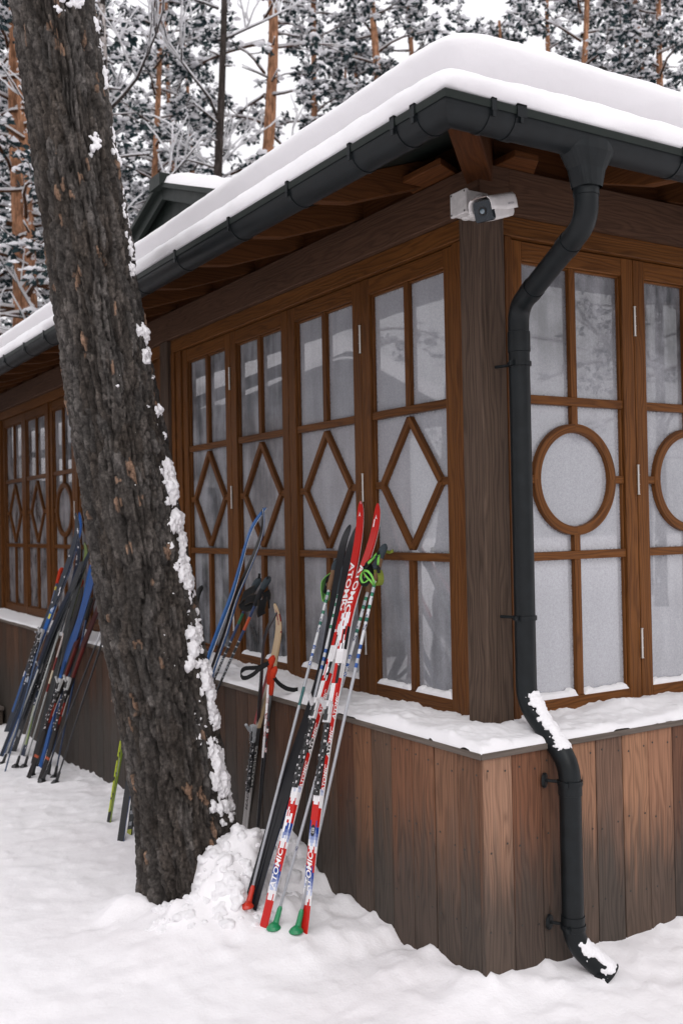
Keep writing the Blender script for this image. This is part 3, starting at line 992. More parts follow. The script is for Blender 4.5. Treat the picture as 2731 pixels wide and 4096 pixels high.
# second one further along the wall, behind the big trunk
v0 = 3.68
path = [(GC, 3.25, 2.05), (GC, 3.25, 1.93), (.13, v0, 1.70), (.13, v0, .15), (-.06, v0 - .36, -.05), (-.06, v0 - .36, -.95)]
ds2 = downspout(path, [((.13, v0, 1.5), (.13, v0, 1.42))])
pipe_clamp(ds2, (.13, v0, 1.30), (.16, 0, 0))

# ------------------------------------------------------------------ roof and dormer gable
mb = MB()
RH = 3.0
def roof_z(d): return ZG + .03 + SL * d
pts = [(-.42, -.42), (EX + .5, -.42), (EX + .5, EY + .5), (-.42, EY + .5)]
ins = 2.2
inn_ = [(-.42 + ins, -.42 + ins), (EX + .5, -.42 + ins), (EX + .5, EY + .5), (-.42 + ins, EY + .5)]
vs = [(x, y, ZG + .04) for x, y in pts] + [(x, y, ZG + .04 + SL * ins) for x, y in inn_]
mb.add(vs, [(0, 1, 5, 4), (3, 0, 4, 7), (4, 5, 6, 7)], (.3, .3, .3))
mb.build('roof', M['green_metal'], PAV)

dx, dy, dz = .82, 4.86, 3.60      # apex of the gable front
hw_, pit = 1.25, .345
mb = MB()
for s_ in (-1, 1):
    a_ = np.array((dx, dy, dz - .045)); b_ = np.array((dx, dy + s_ * hw_, dz - .045 - pit * hw_))
    mb.bar(a_ + np.array((0, -s_ * .0, 0)), b_, (1, 0, 0), .12, .03 + .002 * s_)
    mb.bar(a_ + np.array((-.03, 0, .055)), b_ + np.array((-.03, 0, .055)), (1, 0, 0), .035, .06 + .002 * s_)
    a2 = a_ + np.array((1.0, 0, .075)); b2 = b_ + np.array((1.0, 0, .075))
    mb.add([a_ + (-.05, 0, .075), b_ + (-.05, 0, .075), b2, a2], [(0, 1, 2, 3)] if s_ < 0 else [(3, 2, 1, 0)])
mb.box((dx - .035, dy, dz + .02), (1, 0, 0), (0, 1, 0), (0, 0, 1), .09, .22, .10)
dmr = mb.build('dormer', M['green_metal'], PAV)
mb = MB()
n_ = 14
for k in range(n_):
    y0 = dy - hw_ + .05 + (2 * hw_ - .1) * k / n_; y1 = y0 + (2 * hw_ - .1) / n_ - .004
    t0, t1 = dz - .05 - pit * abs(y0 - dy), dz - .05 - pit * abs(y1 - dy)
    vs = [(dx + .06, y0, 2.4), (dx + .06, y1, 2.4), (dx + .06, y1, t1), (dx + .06, y0, t0), (dx + .08, y0, 2.4), (dx + .08, y1, 2.4), (dx + .08, y1, t1), (dx + .08, y0, t0)]
    mb.add(vs, [(0, 3, 2, 1), (4, 5, 6, 7), (0, 4, 7, 3), (1, 2, 6, 5), (3, 7, 6, 2)])
mb.build('gable_boards', M['green_metal'], dmr)

# stairs at the far end of the wall
p = ground_at(44, 2896)
STR = thing('wooden_steps', 'dark wooden steps with a little snow at the far end of the wall', 'steps', (p[0], p[1], p[2]))
for k, (hh, back) in enumerate(((.17, 0.0), (.36, .30))):
    mb = MB()
    x1 = -.03
    y0 = p[1] + back
    mb.bx((x1 - .85, y0, -1.2), (x1, y0 + .28, p[2] + hh - .03), grain=0, col=(.5, .45, .42))
    mb.bx((x1 - .87, y0 - .03, p[2] + hh - .03), (x1 + .005, y0 + .30, p[2] + hh), grain=0, col=(.9, .9, .92))
    mb.build('step', M['cap_wood'], STR, bevel=.003)

# ------------------------------------------------------------------ snow on the roof
def roof_snow():
    prof = [(.02, .018), (-.004, .026), (-.014, .042), (-.014, .066), (-.002, .090), (.022, .111), (.06, .129), (.10, .146), (.15, .160), (.20, .168), (.238, .174),
            (.245, .18), (.222, .202), (.192, .232), (.166, .266), (.154, .294), (.164, .316), (.20, .346), (.245, .378), (.30, .405), (.38, .438), (.5, .48), (.75, .56), (1.3, .73), (2.4, 1.05)]
    d = np.array([q[0] for q in prof]); z = np.array([q[1] for q in prof])
    if True:
        d = np.interp(np.linspace(0, len(d) - 1, 3 * len(d) - 2), np.arange(len(d)), d); z = np.interp(np.linspace(0, len(z) - 1, 3 * len(z) - 2), np.arange(len(z)), z)
        k = np.array([.25, .5, .25])
        for _ in range(2):
            d[1:-1] = np.convolve(d, k, 'valid'); z[1:-1] = np.convolve(z, k, 'valid')
    n = len(d)
    # path along the two eaves; the corner is rounded more the further in we are
    us = np.concatenate([-np.linspace(EY, .5, 300)[:-1], np.linspace(-.5, .5, 61), np.linspace(.5, EX, 160)[1:]])
    P = np.zeros((len(us), n, 3))
    up = np.arange(n) / (n - 1)
    fold = sstep(20, 32, np.arange(n))      # 0 on the lower layer, 1 on the upper
    for i, u in enumerate(us):
        # low-frequency wobble of the two layers
        w1 = .030 * fbm(u * 1.5, 0., 0., 3, 31) + .020 * fbm(u * 5, 2., 0., 4, 33) - .02 * max(0, float(fbm(u * 2.2, 7., 0., 2, 34)) - .25)
        w2 = .030 * fbm(u * .9, 4., 0., 3, 35)
        crease = .025 * max(0, fbm(u * 1.9, 9., 0., 2, 37))
        dd_ = d + (1 - fold) * w1 * sstep(0, 14, np.arange(n)) + fold * (w2 - .0)
        zz_ = z + (1 - fold) * (w1 * .8) * sstep(2, 16, np.arange(n)) + fold * .6 * w2 - crease * np.exp(-((np.arange(n) - 27) / 3.) ** 2)
        # chips broken out of the lower layer
        dd_ = dd_ + .0
        a = E0 + dd_
        soft = np.clip(.04 + .22 * np.maximum(dd_, 0), .04, .4)
        m_ = np.sqrt(u * u + soft * soft)
        x = a + (m_ + u) / 2 - .0; y = a + (m_ - u) / 2
        P[i, :, 0] = x; P[i, :, 1] = y; P[i, :, 2] = ZG + zz_
    # surface texture
    N_ = fbm(P[..., 0] * 14, P[..., 1] * 14, P[..., 2] * 14, 4, 41) * .008 + fbm(P[..., 0] * 4, P[..., 1] * 4, P[..., 2] * 4, 3, 43) * .009
    P[..., 2] += N_ * sstep(0, 8, np.arange(n))
    P[..., 0] += N_ * .4; P[..., 1] += N_ * .4
    o = big_mesh('roof_snow', P.reshape(-1, 3), grid_faces(len(us), n), M['snow'])
    tag(o, 'thick rounded two-layer blanket of snow lying on the pavilion roof', 'snow', kind='stuff')
roof_snow()

# snow on the gable
yy = np.linspace(dy - 1.35, dy + 1.3, 60); xx = np.linspace(dx - .05, dx + .95, 30)
YY, XX = np.meshgrid(yy, xx, indexing='ij')
hh = .10 + .035 * fbm(XX * 4, YY * 4, 0, 3, 51)
edge = np.minimum.reduce([(XX - dx + .05) / .12, np.ones_like(XX)])
hh = hh * np.sqrt(np.clip(edge, 0, 1) * (2 - np.clip(edge, 0, 1)))
ZZ = dz + .035 - pit * np.sqrt((YY - dy) ** 2 + .02) + hh
o = big_mesh('gable_snow', np.stack([XX, YY, ZZ], -1).reshape(-1, 3), grid_faces(60, 30), M['snow'])
tag(o, 'cap of snow on the ridge of the dark gable', 'snow', kind='stuff')

# ------------------------------------------------------------------ snow on the plinth cap, door sills and pipe
def ledge(name, side, u0, u1, d0, d1, hmax, seed, label, step=.012, mitre=False):
    nu, nd = max(4, int((u1 - u0) / step)), max(6, int((d1 - d0) / (step * .8)))
    U, Dn = np.meshgrid(np.linspace(u0, u1, nu), np.linspace(0, 1, nd), indexing='ij')
    rag = .007 * fbm(U * 9, U * 0, 0, 3, seed) + .010 * fbm(U * 2.5, U * 0, 1, 2, seed + 1)
    fr = d0 + np.maximum(rag, -.012) + .004
    if mitre: fr = np.maximum(fr, d0)
    D = fr + (d1 - fr) * Dn ** 1.25
    h = hmax * (.62 + .5 * fbm(U * 3.2, D * 6, 0, 4, seed + 2)) + .012 * np.maximum(0, fbm(U * 16, D * 16, 0, 3, seed + 3))
    e = np.clip((D - fr) / .045, 0, 1)
    h = h * np.sqrt(e * (2 - e) + 1e-6) + .004 * fbm(U * 40, D * 40, 0, 2, seed + 5) * e
    en = np.clip(np.minimum(U - u0, u1 - U) / .03, 0, 1) if not mitre else np.clip((u1 - U) / .03, 0, 1)
    h = h * en
    Zl = .0215 + h
    if mitre:
        # start of the run follows the diagonal so the two sides meet
        U = np.where(U < D + 1e-4, D, U) if False else U
    Pp = np.stack([D, U, Zl], -1) if side == 'A' else np.stack([U, D, Zl], -1)
    f = grid_faces(nu, nd)
    o = big_mesh(name, Pp.reshape(-1, 3), f if side == 'B' else f[:, ::-1], M['snow'])
    tag(o, label, 'snow', kind='stuff')
    return o
# L-shaped sheet at the corner as one height field
def ledge_corner():
    st_ = .009
    xs, ys = np.arange(-.008, 1.95, st_), np.arange(-.008, 3.45, st_)
    X, Y = np.meshgrid(xs, ys, indexing='ij')
    rag = .006 * fbm(X * 11, Y * 11, 0, 3, 61) + .008 * np.maximum(-.6, fbm(X * 3, Y * 3, 0, 2, 62))
    dist = np.minimum(np.minimum(X, 9), np.minimum(Y, 9)) + .006 - np.clip(rag, -.004, .02)
    h = .034 * (.75 + .75 * fbm(X * 3.4, Y * 3.4, 0, 4, 63)) + .026 * np.maximum(0, fbm(X * 10, Y * 10, 0, 4, 64)) + .006
    # taller heap in front of the B doors and at the foot of the post, thin where the pipe passes
    h = h + .030 * np.exp(-((X - .95) ** 2 / .10 + (Y - .17) ** 2 / .006)) + .025 * np.exp(-((X - 1.6) ** 2 / .12 + (Y - .2) ** 2 / .008))
    h = h + .018 * np.exp(-((X - .20) ** 2 + (Y - .20) ** 2) / .006) + .012 * np.exp(-((X - .2) ** 2 / .01 + (Y - .6) ** 2 / .05))
    e = np.clip(dist / .032, 0, 1)
    h = np.maximum(h, .012) * np.sqrt(np.maximum(e * (2 - e), 0))
    fnz = .005 * fbm(X * 38, Y * 38, 0, 3, 65)
    Zc = .0218 + h + fnz * e
    Zc = np.where(dist <= 0, .0195, Zc)
    keep = (X <= .30) | (Y <= .30)
    idx = -np.ones(X.shape, int)
    F_ = grid_faces(len(xs), len(ys))
    kk = keep.reshape(-1)
    F_ = F_[kk[F_].all(1)]
    usd = np.unique(F_)
    mp = -np.ones(X.size, int); mp[usd] = np.arange(len(usd))
    P = np.stack([X, Y, Zc], -1).reshape(-1, 3)[usd]
    o = big_mesh('ledge_snow', P, mp[F_], M['snow'])
    tag(o, 'lumpy snow on the wooden ledge round the corner post', 'snow', kind='stuff')
ledge_corner()
ledge('ledge_snow', 'A', 3.5, 9.5, -.004, .285, .022, 71, 'thin grey-lit snow on the far stretch of ledge beyond the leaning trunk', .03)

ledge('ledge_snow', 'B', 1.93, 4.5, -.004, .285, .034, 75, 'snow on the right-hand stretch of ledge past the second ring-patterned door', .02)
mb = MB()
def sill_snow(side, u0, u1, seed):
    n = 40
    us = np.linspace(u0, u1, n)
    rows = []
    for u in us:
        e = min(1, (u - u0) / .015, (u1 - u) / .015)
        h = (.010 + .008 * float(fbm(u * 12, seed, 0, 3, 81))) * max(.05, e)
        if u < u0 + .05 or u > u1 - .05: h *= 1.5
        rr = [(.300, 0), (.301, h * .7), (.305, h), (.314, h * 1.05), (.326, h * 1.3)]
        rows.append([(wallA if side == 'A' else wallB)(u, Z_P0 + .0095 + q[1] if q[0] > .306 else Z_P0 - .0003 + q[1] * 1.6, q[0]) for q in rr])
    mb.grid(np.array(rows), flip=(side == 'A'))
for side, u0, u1 in (('A', .476, 1.191), ('A', 1.191, 1.905), ('A', 1.906, 2.61), ('B', .434, 1.155), ('B', 1.155, 1.87)):
    a, b = u0 + .075, u1 - .075
    c = (a + b) / 2
    sill_snow(side, a, c - .02, u0); sill_snow(side, c + .02, b, u0 + 5)
o = mb.build('sill_snow', M['snow'], smooth=True)
tag(o, 'narrow lines of snow lying on the bottom rails of the glazed doors', 'snow', kind='stuff')

def blobs(name, centres, radii, label, voxel=.006, squash=None, parent=None, disp=.006, nscale=.025):
    """many small lumps melted into one surface"""
    ico = [(0, 0, -1), (.7236, -.5257, -.4472), (-.2764, -.8506, -.4472), (-.8944, 0, -.4472), (-.2764, .8506, -.4472), (.7236, .5257, -.4472),
           (.2764, -.8506, .4472), (-.7236, -.5257, .4472), (-.7236, .5257, .4472), (.2764, .8506, .4472), (.8944, 0, .4472), (0, 0, 1)]
    fc = [(0, 1, 2), (1, 0, 5), (0, 2, 3), (0, 3, 4), (0, 4, 5), (1, 5, 10), (2, 1, 6), (3, 2, 7), (4, 3, 8), (5, 4, 9), (1, 10, 6), (2, 6, 7), (3, 7, 8), (4, 8, 9), (5, 9, 10),
          (6, 10, 11), (7, 6, 11), (8, 7, 11), (9, 8, 11), (10, 9, 11)]
    V, F = [], []
    for c, r in zip(centres, radii):
        b = len(V)
        r = np.asarray(r, float) if hasattr(r, '__len__') else np.array((r, r, r))
        V += [tuple(np.asarray(c) + np.array(v) * r * 1.08) for v in ico]
        F += [tuple(b + k for k in f) for f in fc]
    me = bpy.data.meshes.new(name)
    me.from_pydata(V, [], F)
    me.materials.append(M['snow'])
    o = bpy.data.objects.new(name, me)
    COL.objects.link(o)
    md = o.modifiers.new('remesh', 'REMESH'); md.mode = 'VOXEL'; md.voxel_size = voxel; md.use_smooth_shade = True
    tx = bpy.data.textures.new(name, 'CLOUDS'); tx.noise_scale = nscale; tx.noise_depth = 3
    sm = o.modifiers.new('smooth', 'SMOOTH'); sm.iterations = 1; sm.factor = .5
    dp = o.modifiers.new('displace', 'DISPLACE'); dp.texture = tx; dp.strength = disp * 2; dp.mid_level = .5
    tag(o, label, 'snow', kind='stuff')
    return o

# snow resting on the two bends of the near downspout
C_, R_l = [], []
seg = [np.array(q) for q in ((px_ + .002, py_ - .012, .175), (.340, .06, .085), (.343, -.01, .02), (.345, -.05, -.02))]
for k in range(760):
    t = rng.random() ** .9 * 2.99
    i = int(t)
    c = seg[i] + (seg[i + 1] - seg[i]) * (t - i)
    nrm = unit(np.array((0, -.62, .78)) if i else np.array((0, -.85, .5)))
    a_ = rng.gauss(0, .38)
    C_.append(c + nrm * PR * math.cos(a_) + np.array((1, 0, 0)) * PR * math.sin(a_))
    R_l.append(rng.uniform(.003, .0085) * (1 if rng.random() < .8 else .5))
blobs('pipe_snow', C_, R_l, 'crust of snow on the bend of the downspout above the plinth boards', .003, disp=.0025)
C_, R_l = [], []
p0_, p1_ = np.array((.350, -.087, -.71)), np.array((.43, -.17, -.805))
dn_ = unit(p1_ - p0_)
up_ = unit(np.array((0, 0, 1.)) - dn_ * dn_[2]); sd2 = np.cross(dn_, up_)
for k in range(420):
    c = p0_ + (p1_ - p0_) * rng.random()
    a_ = rng.gauss(.25, .5)
    C_.append(c + up_ * PR * 1.06 * math.cos(a_) + sd2 * PR * 1.06 * math.sin(a_))
    R_l.append(rng.uniform(.003, .009))
blobs('pipe_snow', C_, R_l, 'snow caught on the toe of the downspout at ground level', .003, disp=.0025)

# ------------------------------------------------------------------ the big leaning trunk
TREE = thing('pine_tree', 'big leaning pine with thick rough bark and snow down one side of its trunk', 'tree', (TB[0], TB[1], -.9))
keys = [(216, 0, .172), (397, 1250, .184), (508, 1925, .200), (600, 2500, .208), (645, 2750, .210), (727, 3231, .205), (768, 3500, .222), (800, 3640, .25)]
dep = float((np.array((TB[0], TB[1], -.85)) - CAMP) @ FF) + .10
kp = np.array([at_depth(dep, a, b) for a, b, _ in keys]); kr = np.array([q[2] for q in keys])
top_dir = unit(kp[0] - kp[1])
kp = np.vstack([[kp[0] + top_dir * 7.0 + np.array((.5, .0, 1.5)), kp[0] + top_dir * 3.0], kp, [kp[-1] + (kp[-1] - kp[-2]) * 1.4]])
kr = np.concatenate([[.10, .15], kr, [.27]])
cum = np.concatenate([[0], np.cumsum(np.linalg.norm(np.diff(kp, axis=0), axis=1))])
S = np.concatenate([np.arange(0, cum[2] - .05, .05), np.arange(cum[2] - .05, cum[-1], .0052)])
cen = np.stack([np.interp(S, cum, kp[:, k]) for k in range(3)], 1)
for _ in range(60):
    pass
ker = np.ones(41) / 41
pad = np.vstack([np.repeat(cen[:1], 20, 0), cen, np.repeat(cen[-1:], 20, 0)])
cs = np.stack([np.convolve(pad[:, k], ker, 'valid') for k in range(3)], 1)
cs[:25] = cen[:25]; cs[-21:] = cen[-21:]
cen = cs
rr_ = np.interp(S, cum, kr)
NT = 210
th = np.linspace(0, 2 * math.pi, NT, endpoint=False)
ax1 = unit(RR); ax2 = unit(np.cross(np.array((0, 0, 1.)), RR))
TH, SS = np.meshgrid(th, S)
# bark: meandering upright fissures at two scales, flaky plates between them
CT, ST = np.cos(TH), np.sin(TH)
wx = .35 * fbm(CT * 3, ST * 3, SS * 3.5, 3, 91); wy = .35 * fbm(CT * 3 + 9, ST * 3, SS * 3.5, 3, 92)
f_a = fbm(CT * 5.5 + wx, ST * 5.5 + wy, SS * 2.1, 3, 93)
f_b = fbm(CT * 10 + 2 * wx, ST * 10 + 2 * wy, SS * 5.0, 3, 97)
f_c = fbm(CT * 6 + wx, ST * 6, SS * 9 + 2 * wy, 2, 98)
NC = 24
uu = TH / (2 * math.pi) * NC + 1.3 * fbm(CT * 3, ST * 3, SS * 4, 3, 94) + .5 * fbm(CT * 9, ST * 9, SS * 12, 2, 96)
vv = SS * 5.2 + 1.5 * fbm(CT * 4, ST * 4, SS * 3, 3, 95)
f1, f2, cid = worley(uu, vv, None, 95)
uu2 = TH / (2 * math.pi) * 50 + 1.2 * fbm(CT * 8, ST * 8, SS * 9, 3, 99)
g1, g2, cid2 = worley(uu2, SS * 15 + 1.2 * fbm(CT * 7, ST * 7, SS * 8, 2, 100), None, 101)
groove = sstep(.0, .085, np.abs(f_a)) * (.55 + .45 * sstep(.0, .10, np.abs(f_b))) * (.7 + .3 * sstep(0, .22, f2 - f1))
groove2 = sstep(0.0, .3, g2 - g1)
fnz = fbm(CT * 16, ST * 16, SS * 18, 4, 103)
fn2 = fbm(CT * 34, ST * 34, SS * 50, 3, 105)
hgt = .030 * groove + .0045 * groove2 * groove + .009 * (cid - .5) * groove + .005 * (cid2 - .5) + .008 * fnz + .004 * fn2 + .008 * f_c
lob = .012 * np.cos(TH * 3 + SS) + .014 * np.cos(TH * 2 - 1) * sstep(4, 10, SS)
flare = .035 * sstep(cum[-2] - .5, cum[-1], SS) * np.cos(TH * 5 + .8)
RT = rr_[:, None] - .024 + hgt + lob * .6 + flare
PT = cen[:, None, :] + RT[..., None] * (np.cos(TH)[..., None] * ax1 + np.sin(TH)[..., None] * ax2)
base_c = np.array((.048, .040, .034)); grey = np.array((.082, .076, .072)); org = np.array((.17, .105, .070)); dk = np.array((.013, .011, .010))
c = base_c + (grey - base_c) * cid[..., None]
isor = (cid2 > .94) & (fbm(np.cos(TH) * 3, np.sin(TH) * 3, SS * 2.2, 2, 107) > -.05)
orm = np.where(isor, 1., 0.) * sstep(.25, .6, groove2) * sstep(.2, .6, groove)
c = c * (1 - .8 * orm[..., None]) + org * .8 * orm[..., None]
gm = (.5 + .5 * groove)[..., None]
c = c * (1 + .45 * f_c[..., None])
c = dk + (c - dk) * gm
c = c * (1 + .5 * fn2[..., None]) * (.62 + .95 * cid2[..., None] * groove2[..., None])
tr = big_mesh('trunk', PT.reshape(-1, 3), grid_faces(len(S), NT, True)[:, ::-1], M['bark'], TREE, cols=np.clip(c, .005, 1).reshape(-1, 3))

CENPY = np.array([proj(q)[1] for q in cen])
CENPY[:int(np.argmin(np.abs(S - cum[2])))] = -9999

def trunk_pt(py, ang, lift=0.0):
    """point on the bark at picture height py, angle from the right-hand side towards the viewer (positive)"""
    i = int(np.argmin(np.abs(CENPY - py)))
    i = min(i, len(cen) - 1)
    k = int(round((-ang) / (2 * math.pi) * NT)) % NT
    p = PT[i, k]
    n_ = unit(p - cen[i])
    return p + n_ * lift, n_
# ragged snow driven onto the right-hand side of the trunk
C_, R_l = [], []
def clump(py, ang, size, n):
    for _ in range(int(n * 1.9)):
        p, n_ = trunk_pt(py + rng.gauss(0, 1) * size * 800, ang + .04 + rng.gauss(0, 1) * size * 4.2, 0)
        r = rng.uniform(.3, 1.0) * size * .95
        C_.append(p + n_ * r * .25 + np.array((0, 0, rng.uniform(-.3, .3) * r)))
        R_l.append((r, r, r * rng.uniform(.8, 1.3)))
def chain(p0, p1, ang, size, gap, side=.05):
    py, a, on_ = p0, ang, True
    while py < p1:
        if rng.random() < gap * .5 + .10: on_ = False
        elif rng.random() < .42: on_ = True
        a += rng.gauss(0, side) + (ang - a) * .25
        if on_:
            g_ = rng.choice((.4, .6, .8, 1.0, 1.5))
            for _ in range(rng.randint(3, 7)):
                p, n_ = trunk_pt(py + rng.gauss(0, 9), a + rng.gauss(0, size * 4.0), 0)
                r = size * g_ * rng.uniform(.30, .78)
                r *= 1.45
                C_.append(p - n_ * r * .42); R_l.append((r * rng.uniform(.8, 1.1), r * rng.uniform(.8, 1.1), r * rng.uniform(.8, 1.7)))
        py += rng.uniform(7, 14)
clump(35, .85, .032, 7); clump(60, .9, .022, 5); clump(105, 1.25, .014, 4); clump(600, .75, .016, 4); clump(632, .82, .016, 4)
chain(60, 340, -.08, .015, .55); chain(440, 1110, -.10, .016, .5); chain(1080, 1130, .1, .012, .5)
chain(1310, 1500, .02, .024, .5); chain(1380, 1480, .16, .018, .5); chain(1500, 1660, .02, .013, .9); chain(1520, 1600, .38, .012, .7)
chain(1640, 1850, .06, .017, .8); chain(1850, 2020, .04, .024, .5); chain(1900, 2010, .2, .022, .5); chain(1990, 2030, .32, .012, .4)
chain(2050, 3260, .06, .027, .45, .06); chain(2070, 2350, .16, .026, .5, .06); chain(2380, 2800, .24, .022, .8, .07); chain(2850, 3260, .20, .022, .9, .07)
chain(2420, 2680, .40, .017, 1.0); chain(2720, 2960, .64, .007, .7, .02); chain(3000, 3150, .42, .014, 1.0); chain(3180, 3270, .18, .036, .2, .12)
for q in range(26): clump(rng.uniform(1500, 3400), rng.uniform(.4, 1.2), rng.uniform(.005, .009), 1)
blobs('trunk_snow', C_, R_l, 'ragged snow clinging to the right-hand edge of the leaning trunk', .0045, disp=.011, nscale=.016)

# crumbled clods heaped between the trunk and the wall
C_, R_l = [], []
perp = np.array((-rdir[1], rdir[0]))
for k in range(230):
    du_, dv_ = (rng.gauss(.40, .10), rng.gauss(.05, .12)) if k % 3 == 0 else (rng.uniform(-.12, .42), rng.uniform(-.46, .02))
    q = TB + rdir * du_ + perp * dv_
    if q[0] > -.02: continue
    z_ = float(ground_z(q[0], q[1]))
    if z_ < -.80 and k % 3: continue
    r = rng.uniform(.010, .034)
    C_.append((q[0], q[1], z_ - r * rng.uniform(.25, .7))); R_l.append((r * rng.uniform(.8, 1.4), r * rng.uniform(.8, 1.4), r))
blobs('snow_clods', C_, R_l, 'crumbly clods of snow heaped between the leaning trunk and the plinth', .006, disp=.014, nscale=.03)

# ------------------------------------------------------------------ skis and poles leaning on the wall
def R1(x, y): return 1200 + x / 3.92, 1950 + y / 3.92
def R2(x, y): return 1150 + x / 3.92, 2500 + y / 3.92
def R3(x, y): return 930 + x / 3.336, 3050 + y / 3.336
def R4(x, y): return 780 + x / 3.733, 1980 + y / 3.733
def R5(x, y): return 900 + x / 2.8, 2560 + y / 2.8
def R6(x, y): return x / 3.2667, 2000 + y / 3.2667
def R7(x, y): return x / 3.2667, 2550 + y / 3.2667
def R8(x, y): return 380 + x / 3.62, 2850 + y / 3.62

RED, WHITE, BLUE, BLACK = (.50, .012, .008), (.74, .72, .73), (.010, .045, .26), (.012, .012, .013)
SNOWC = (.80, .78, .80)

def clear_of_ledge(P0, px, tipx, gap=-.03):
    """top end of something leaning from P0: brought forward until it clears the edge of the plinth cap"""
    for _ in range(200):
        P1 = on(0, tipx, *px)
        x = P0[0] + (P1[0] - P0[0]) * (.03 - P0[2]) / (P1[2] - P0[2])
        if x <= gap: break
        tipx -= .01
    return P1

class Ski:
    """a ski along picture points (tail to tip); foot on the snow, tip at distance tipx from the plinth plane"""
    def __init__(s, px, tipx, wang=77, width=.044, thick=.021, face_out=True, sink=.03, p0=None):
        P0 = ground_at(*px[0]) if p0 is None else on(0, p0, *px[0])
        P1 = clear_of_ledge(P0, px[-1], tipx)
        T = unit(P1 - P0)
        a = rad(wang)
        W = np.array((math.cos(a), -math.sin(a), 0))
        W = unit(W - (W @ T) * T)
        N = np.cross(T, W)
        if N[0] > 0: N = -N
        s.T, s.W, s.N = T, W, N
        pts = [P0]
        for q in px[1:-1]: pts.append(on_plane(P0, W, *q))
        pts.append(P1)
        P = np.array(pts)
        along = (P - P0) @ T
        off = (P - P0) @ N
        n = 150
        t = np.linspace(-sink, along[-1], n)
        o = np.interp(t, along, off)
        k = np.exp(-np.linspace(-2, 2, 31) ** 2); k /= k.sum()
        pad = np.concatenate([2 * o[0] - o[1:16][::-1], o, 2 * o[-1] - o[-16:-1][::-1]])
        o = np.convolve(pad, k, 'valid')
        s.C = P0 + t[:, None] * T + o[:, None] * N
        s.t = t
        s.L = along[-1]
        s.v = np.clip(t / s.L, 0, 1)
        dC = np.gradient(s.C, axis=0)
        s.Tn = dC / np.linalg.norm(dC, axis=1)[:, None]
        s.Nn = np.cross(s.Tn, W); s.Nn *= np.sign(s.Nn @ N)[:, None]
        s.W0 = W
        tip = np.clip((s.L - t) / .16, 0, 1)
        s.hw = width / 2 * (.30 + .70 * np.sqrt(np.clip(tip * (2 - tip), 0, 1))) * (1 - .06 * np.exp(-((s.v - .45) / .2) ** 2))
        s.hw[-3:] *= np.array((.95, .8, .45))
        s.th = .007 + (thick - .007) * sstep(.02, .36, s.v) * sstep(.97, .62, s.v)
        s.sg = 1.0 if face_out else -1.0
        s.py = np.array([proj(q)[1] for q in s.C])

    def surf(s, v, u, lift=0.0):
        """top sheet point at v along, u across (-1..1)"""
        i = np.interp(v, s.v + np.arange(len(s.v)) * 1e-9, np.arange(len(s.v)))
        def at(A): return np.array([np.interp(i, np.arange(len(s.v)), A[:, k]) for k in range(3)])
        hw, th = np.interp(i, np.arange(len(s.v)), s.hw), np.interp(i, np.arange(len(s.v)), s.th)
        n_ = unit(at(s.Nn)) * s.sg
        return at(s.C) + s.W0 * u * hw * .86 + n_ * (th + lift), n_

    def side(s, v, h, lift=0.0):
        """point on the side wall turned to the viewer; h 0 base .. 1 shoulder"""
        i = np.interp(v, s.v + np.arange(len(s.v)) * 1e-9, np.arange(len(s.v)))
        def at(A): return np.array([np.interp(i, np.arange(len(s.v)), A[:, k]) for k in range(3)])
        hw, th = np.interp(i, np.arange(len(s.v)), s.hw), np.interp(i, np.arange(len(s.v)), s.th)
        n_ = unit(at(s.Nn)) * s.sg
        return at(s.C) + s.W0 * (hw * (1 - .14 * h) + lift) + n_ * th * h, s.W0

    def build(s, name, parent, paint):
        nu = 7
        us = np.linspace(1, -1, nu)
        n = len(s.t)
        ring = 2 + 2 + nu
        P = np.zeros((n, ring, 3))
        for i in range(n):
            c, n_, hw, th = s.C[i], s.Nn[i] * s.sg, s.hw[i], s.th[i]
            P[i, 0] = c - s.W0 * hw
            P[i, 1] = c + s.W0 * hw
            P[i, 2] = c + s.W0 * hw + n_ * th * .3
            for k, u in enumerate(us): P[i, 3 + k] = c + s.W0 * u * hw * .86 + n_ * th * (1 - .0 * abs(u))
            P[i, 3 + nu] = c - s.W0 * hw + n_ * th * .3
        mb = MB()
        fs, cols = [], []
        zone = ['base', 'edge', 'side'] + ['top'] * (nu - 1) + ['side', 'edge']
        for i in range(n - 1):
            v = (s.v[i] + s.v[i + 1]) / 2
            py = (s.py[i] + s.py[i + 1]) / 2
            for k in range(ring):
                k2 = (k + 1) % ring
                fs.append((i * ring + k, i * ring + k2, (i + 1) * ring + k2, (i + 1) * ring + k))
                u = (us[k - 3] + us[k - 2]) / 2 if zone[k] == 'top' else 0
                cols.append(tuple(np.clip(paint(v, u, zone[k], py), .003, .9)))
        fs.append(tuple(range(ring))[::-1]); cols.append(cols[0])
        fs.append(tuple((n - 1) * ring + k for k in range(ring))); cols.append(cols[-1])
        mb.add(P.reshape(-1, 3), fs, cols)
        return mb.build(name, M['ski_paint'], parent)

    def text(s, mb, body, v0, v1, u0, u1, col, slant=.0, down=False, where='top', bold=.03):
        """word laid along the ski between v0 and v1; reads up the ski unless down"""
        V, F = text_mesh(body, bold)
        Lx = V[:, 0].max()
        h0, h1 = V[:, 1].min(), 1.0
        pts = []
        for x, y in V:
            x = (x + slant * y * Lx / len(body)) / Lx
            if where == 'top':
                if down: v, u = v1 + (v0 - v1) * x, u0 + (u1 - u0) * y
                else: v, u = v0 + (v1 - v0) * x, u1 + (u0 - u1) * y
                pts.append(s.surf(v, u, .0011)[0])
            else:
                v, h = (v1 + (v0 - v1) * x, .25 + .65 * (1 - y)) if down else (v0 + (v1 - v0) * x, .25 + .65 * y)
                pts.append(s.side(v, h, .0011)[0])
        mb.add(pts, F, col)

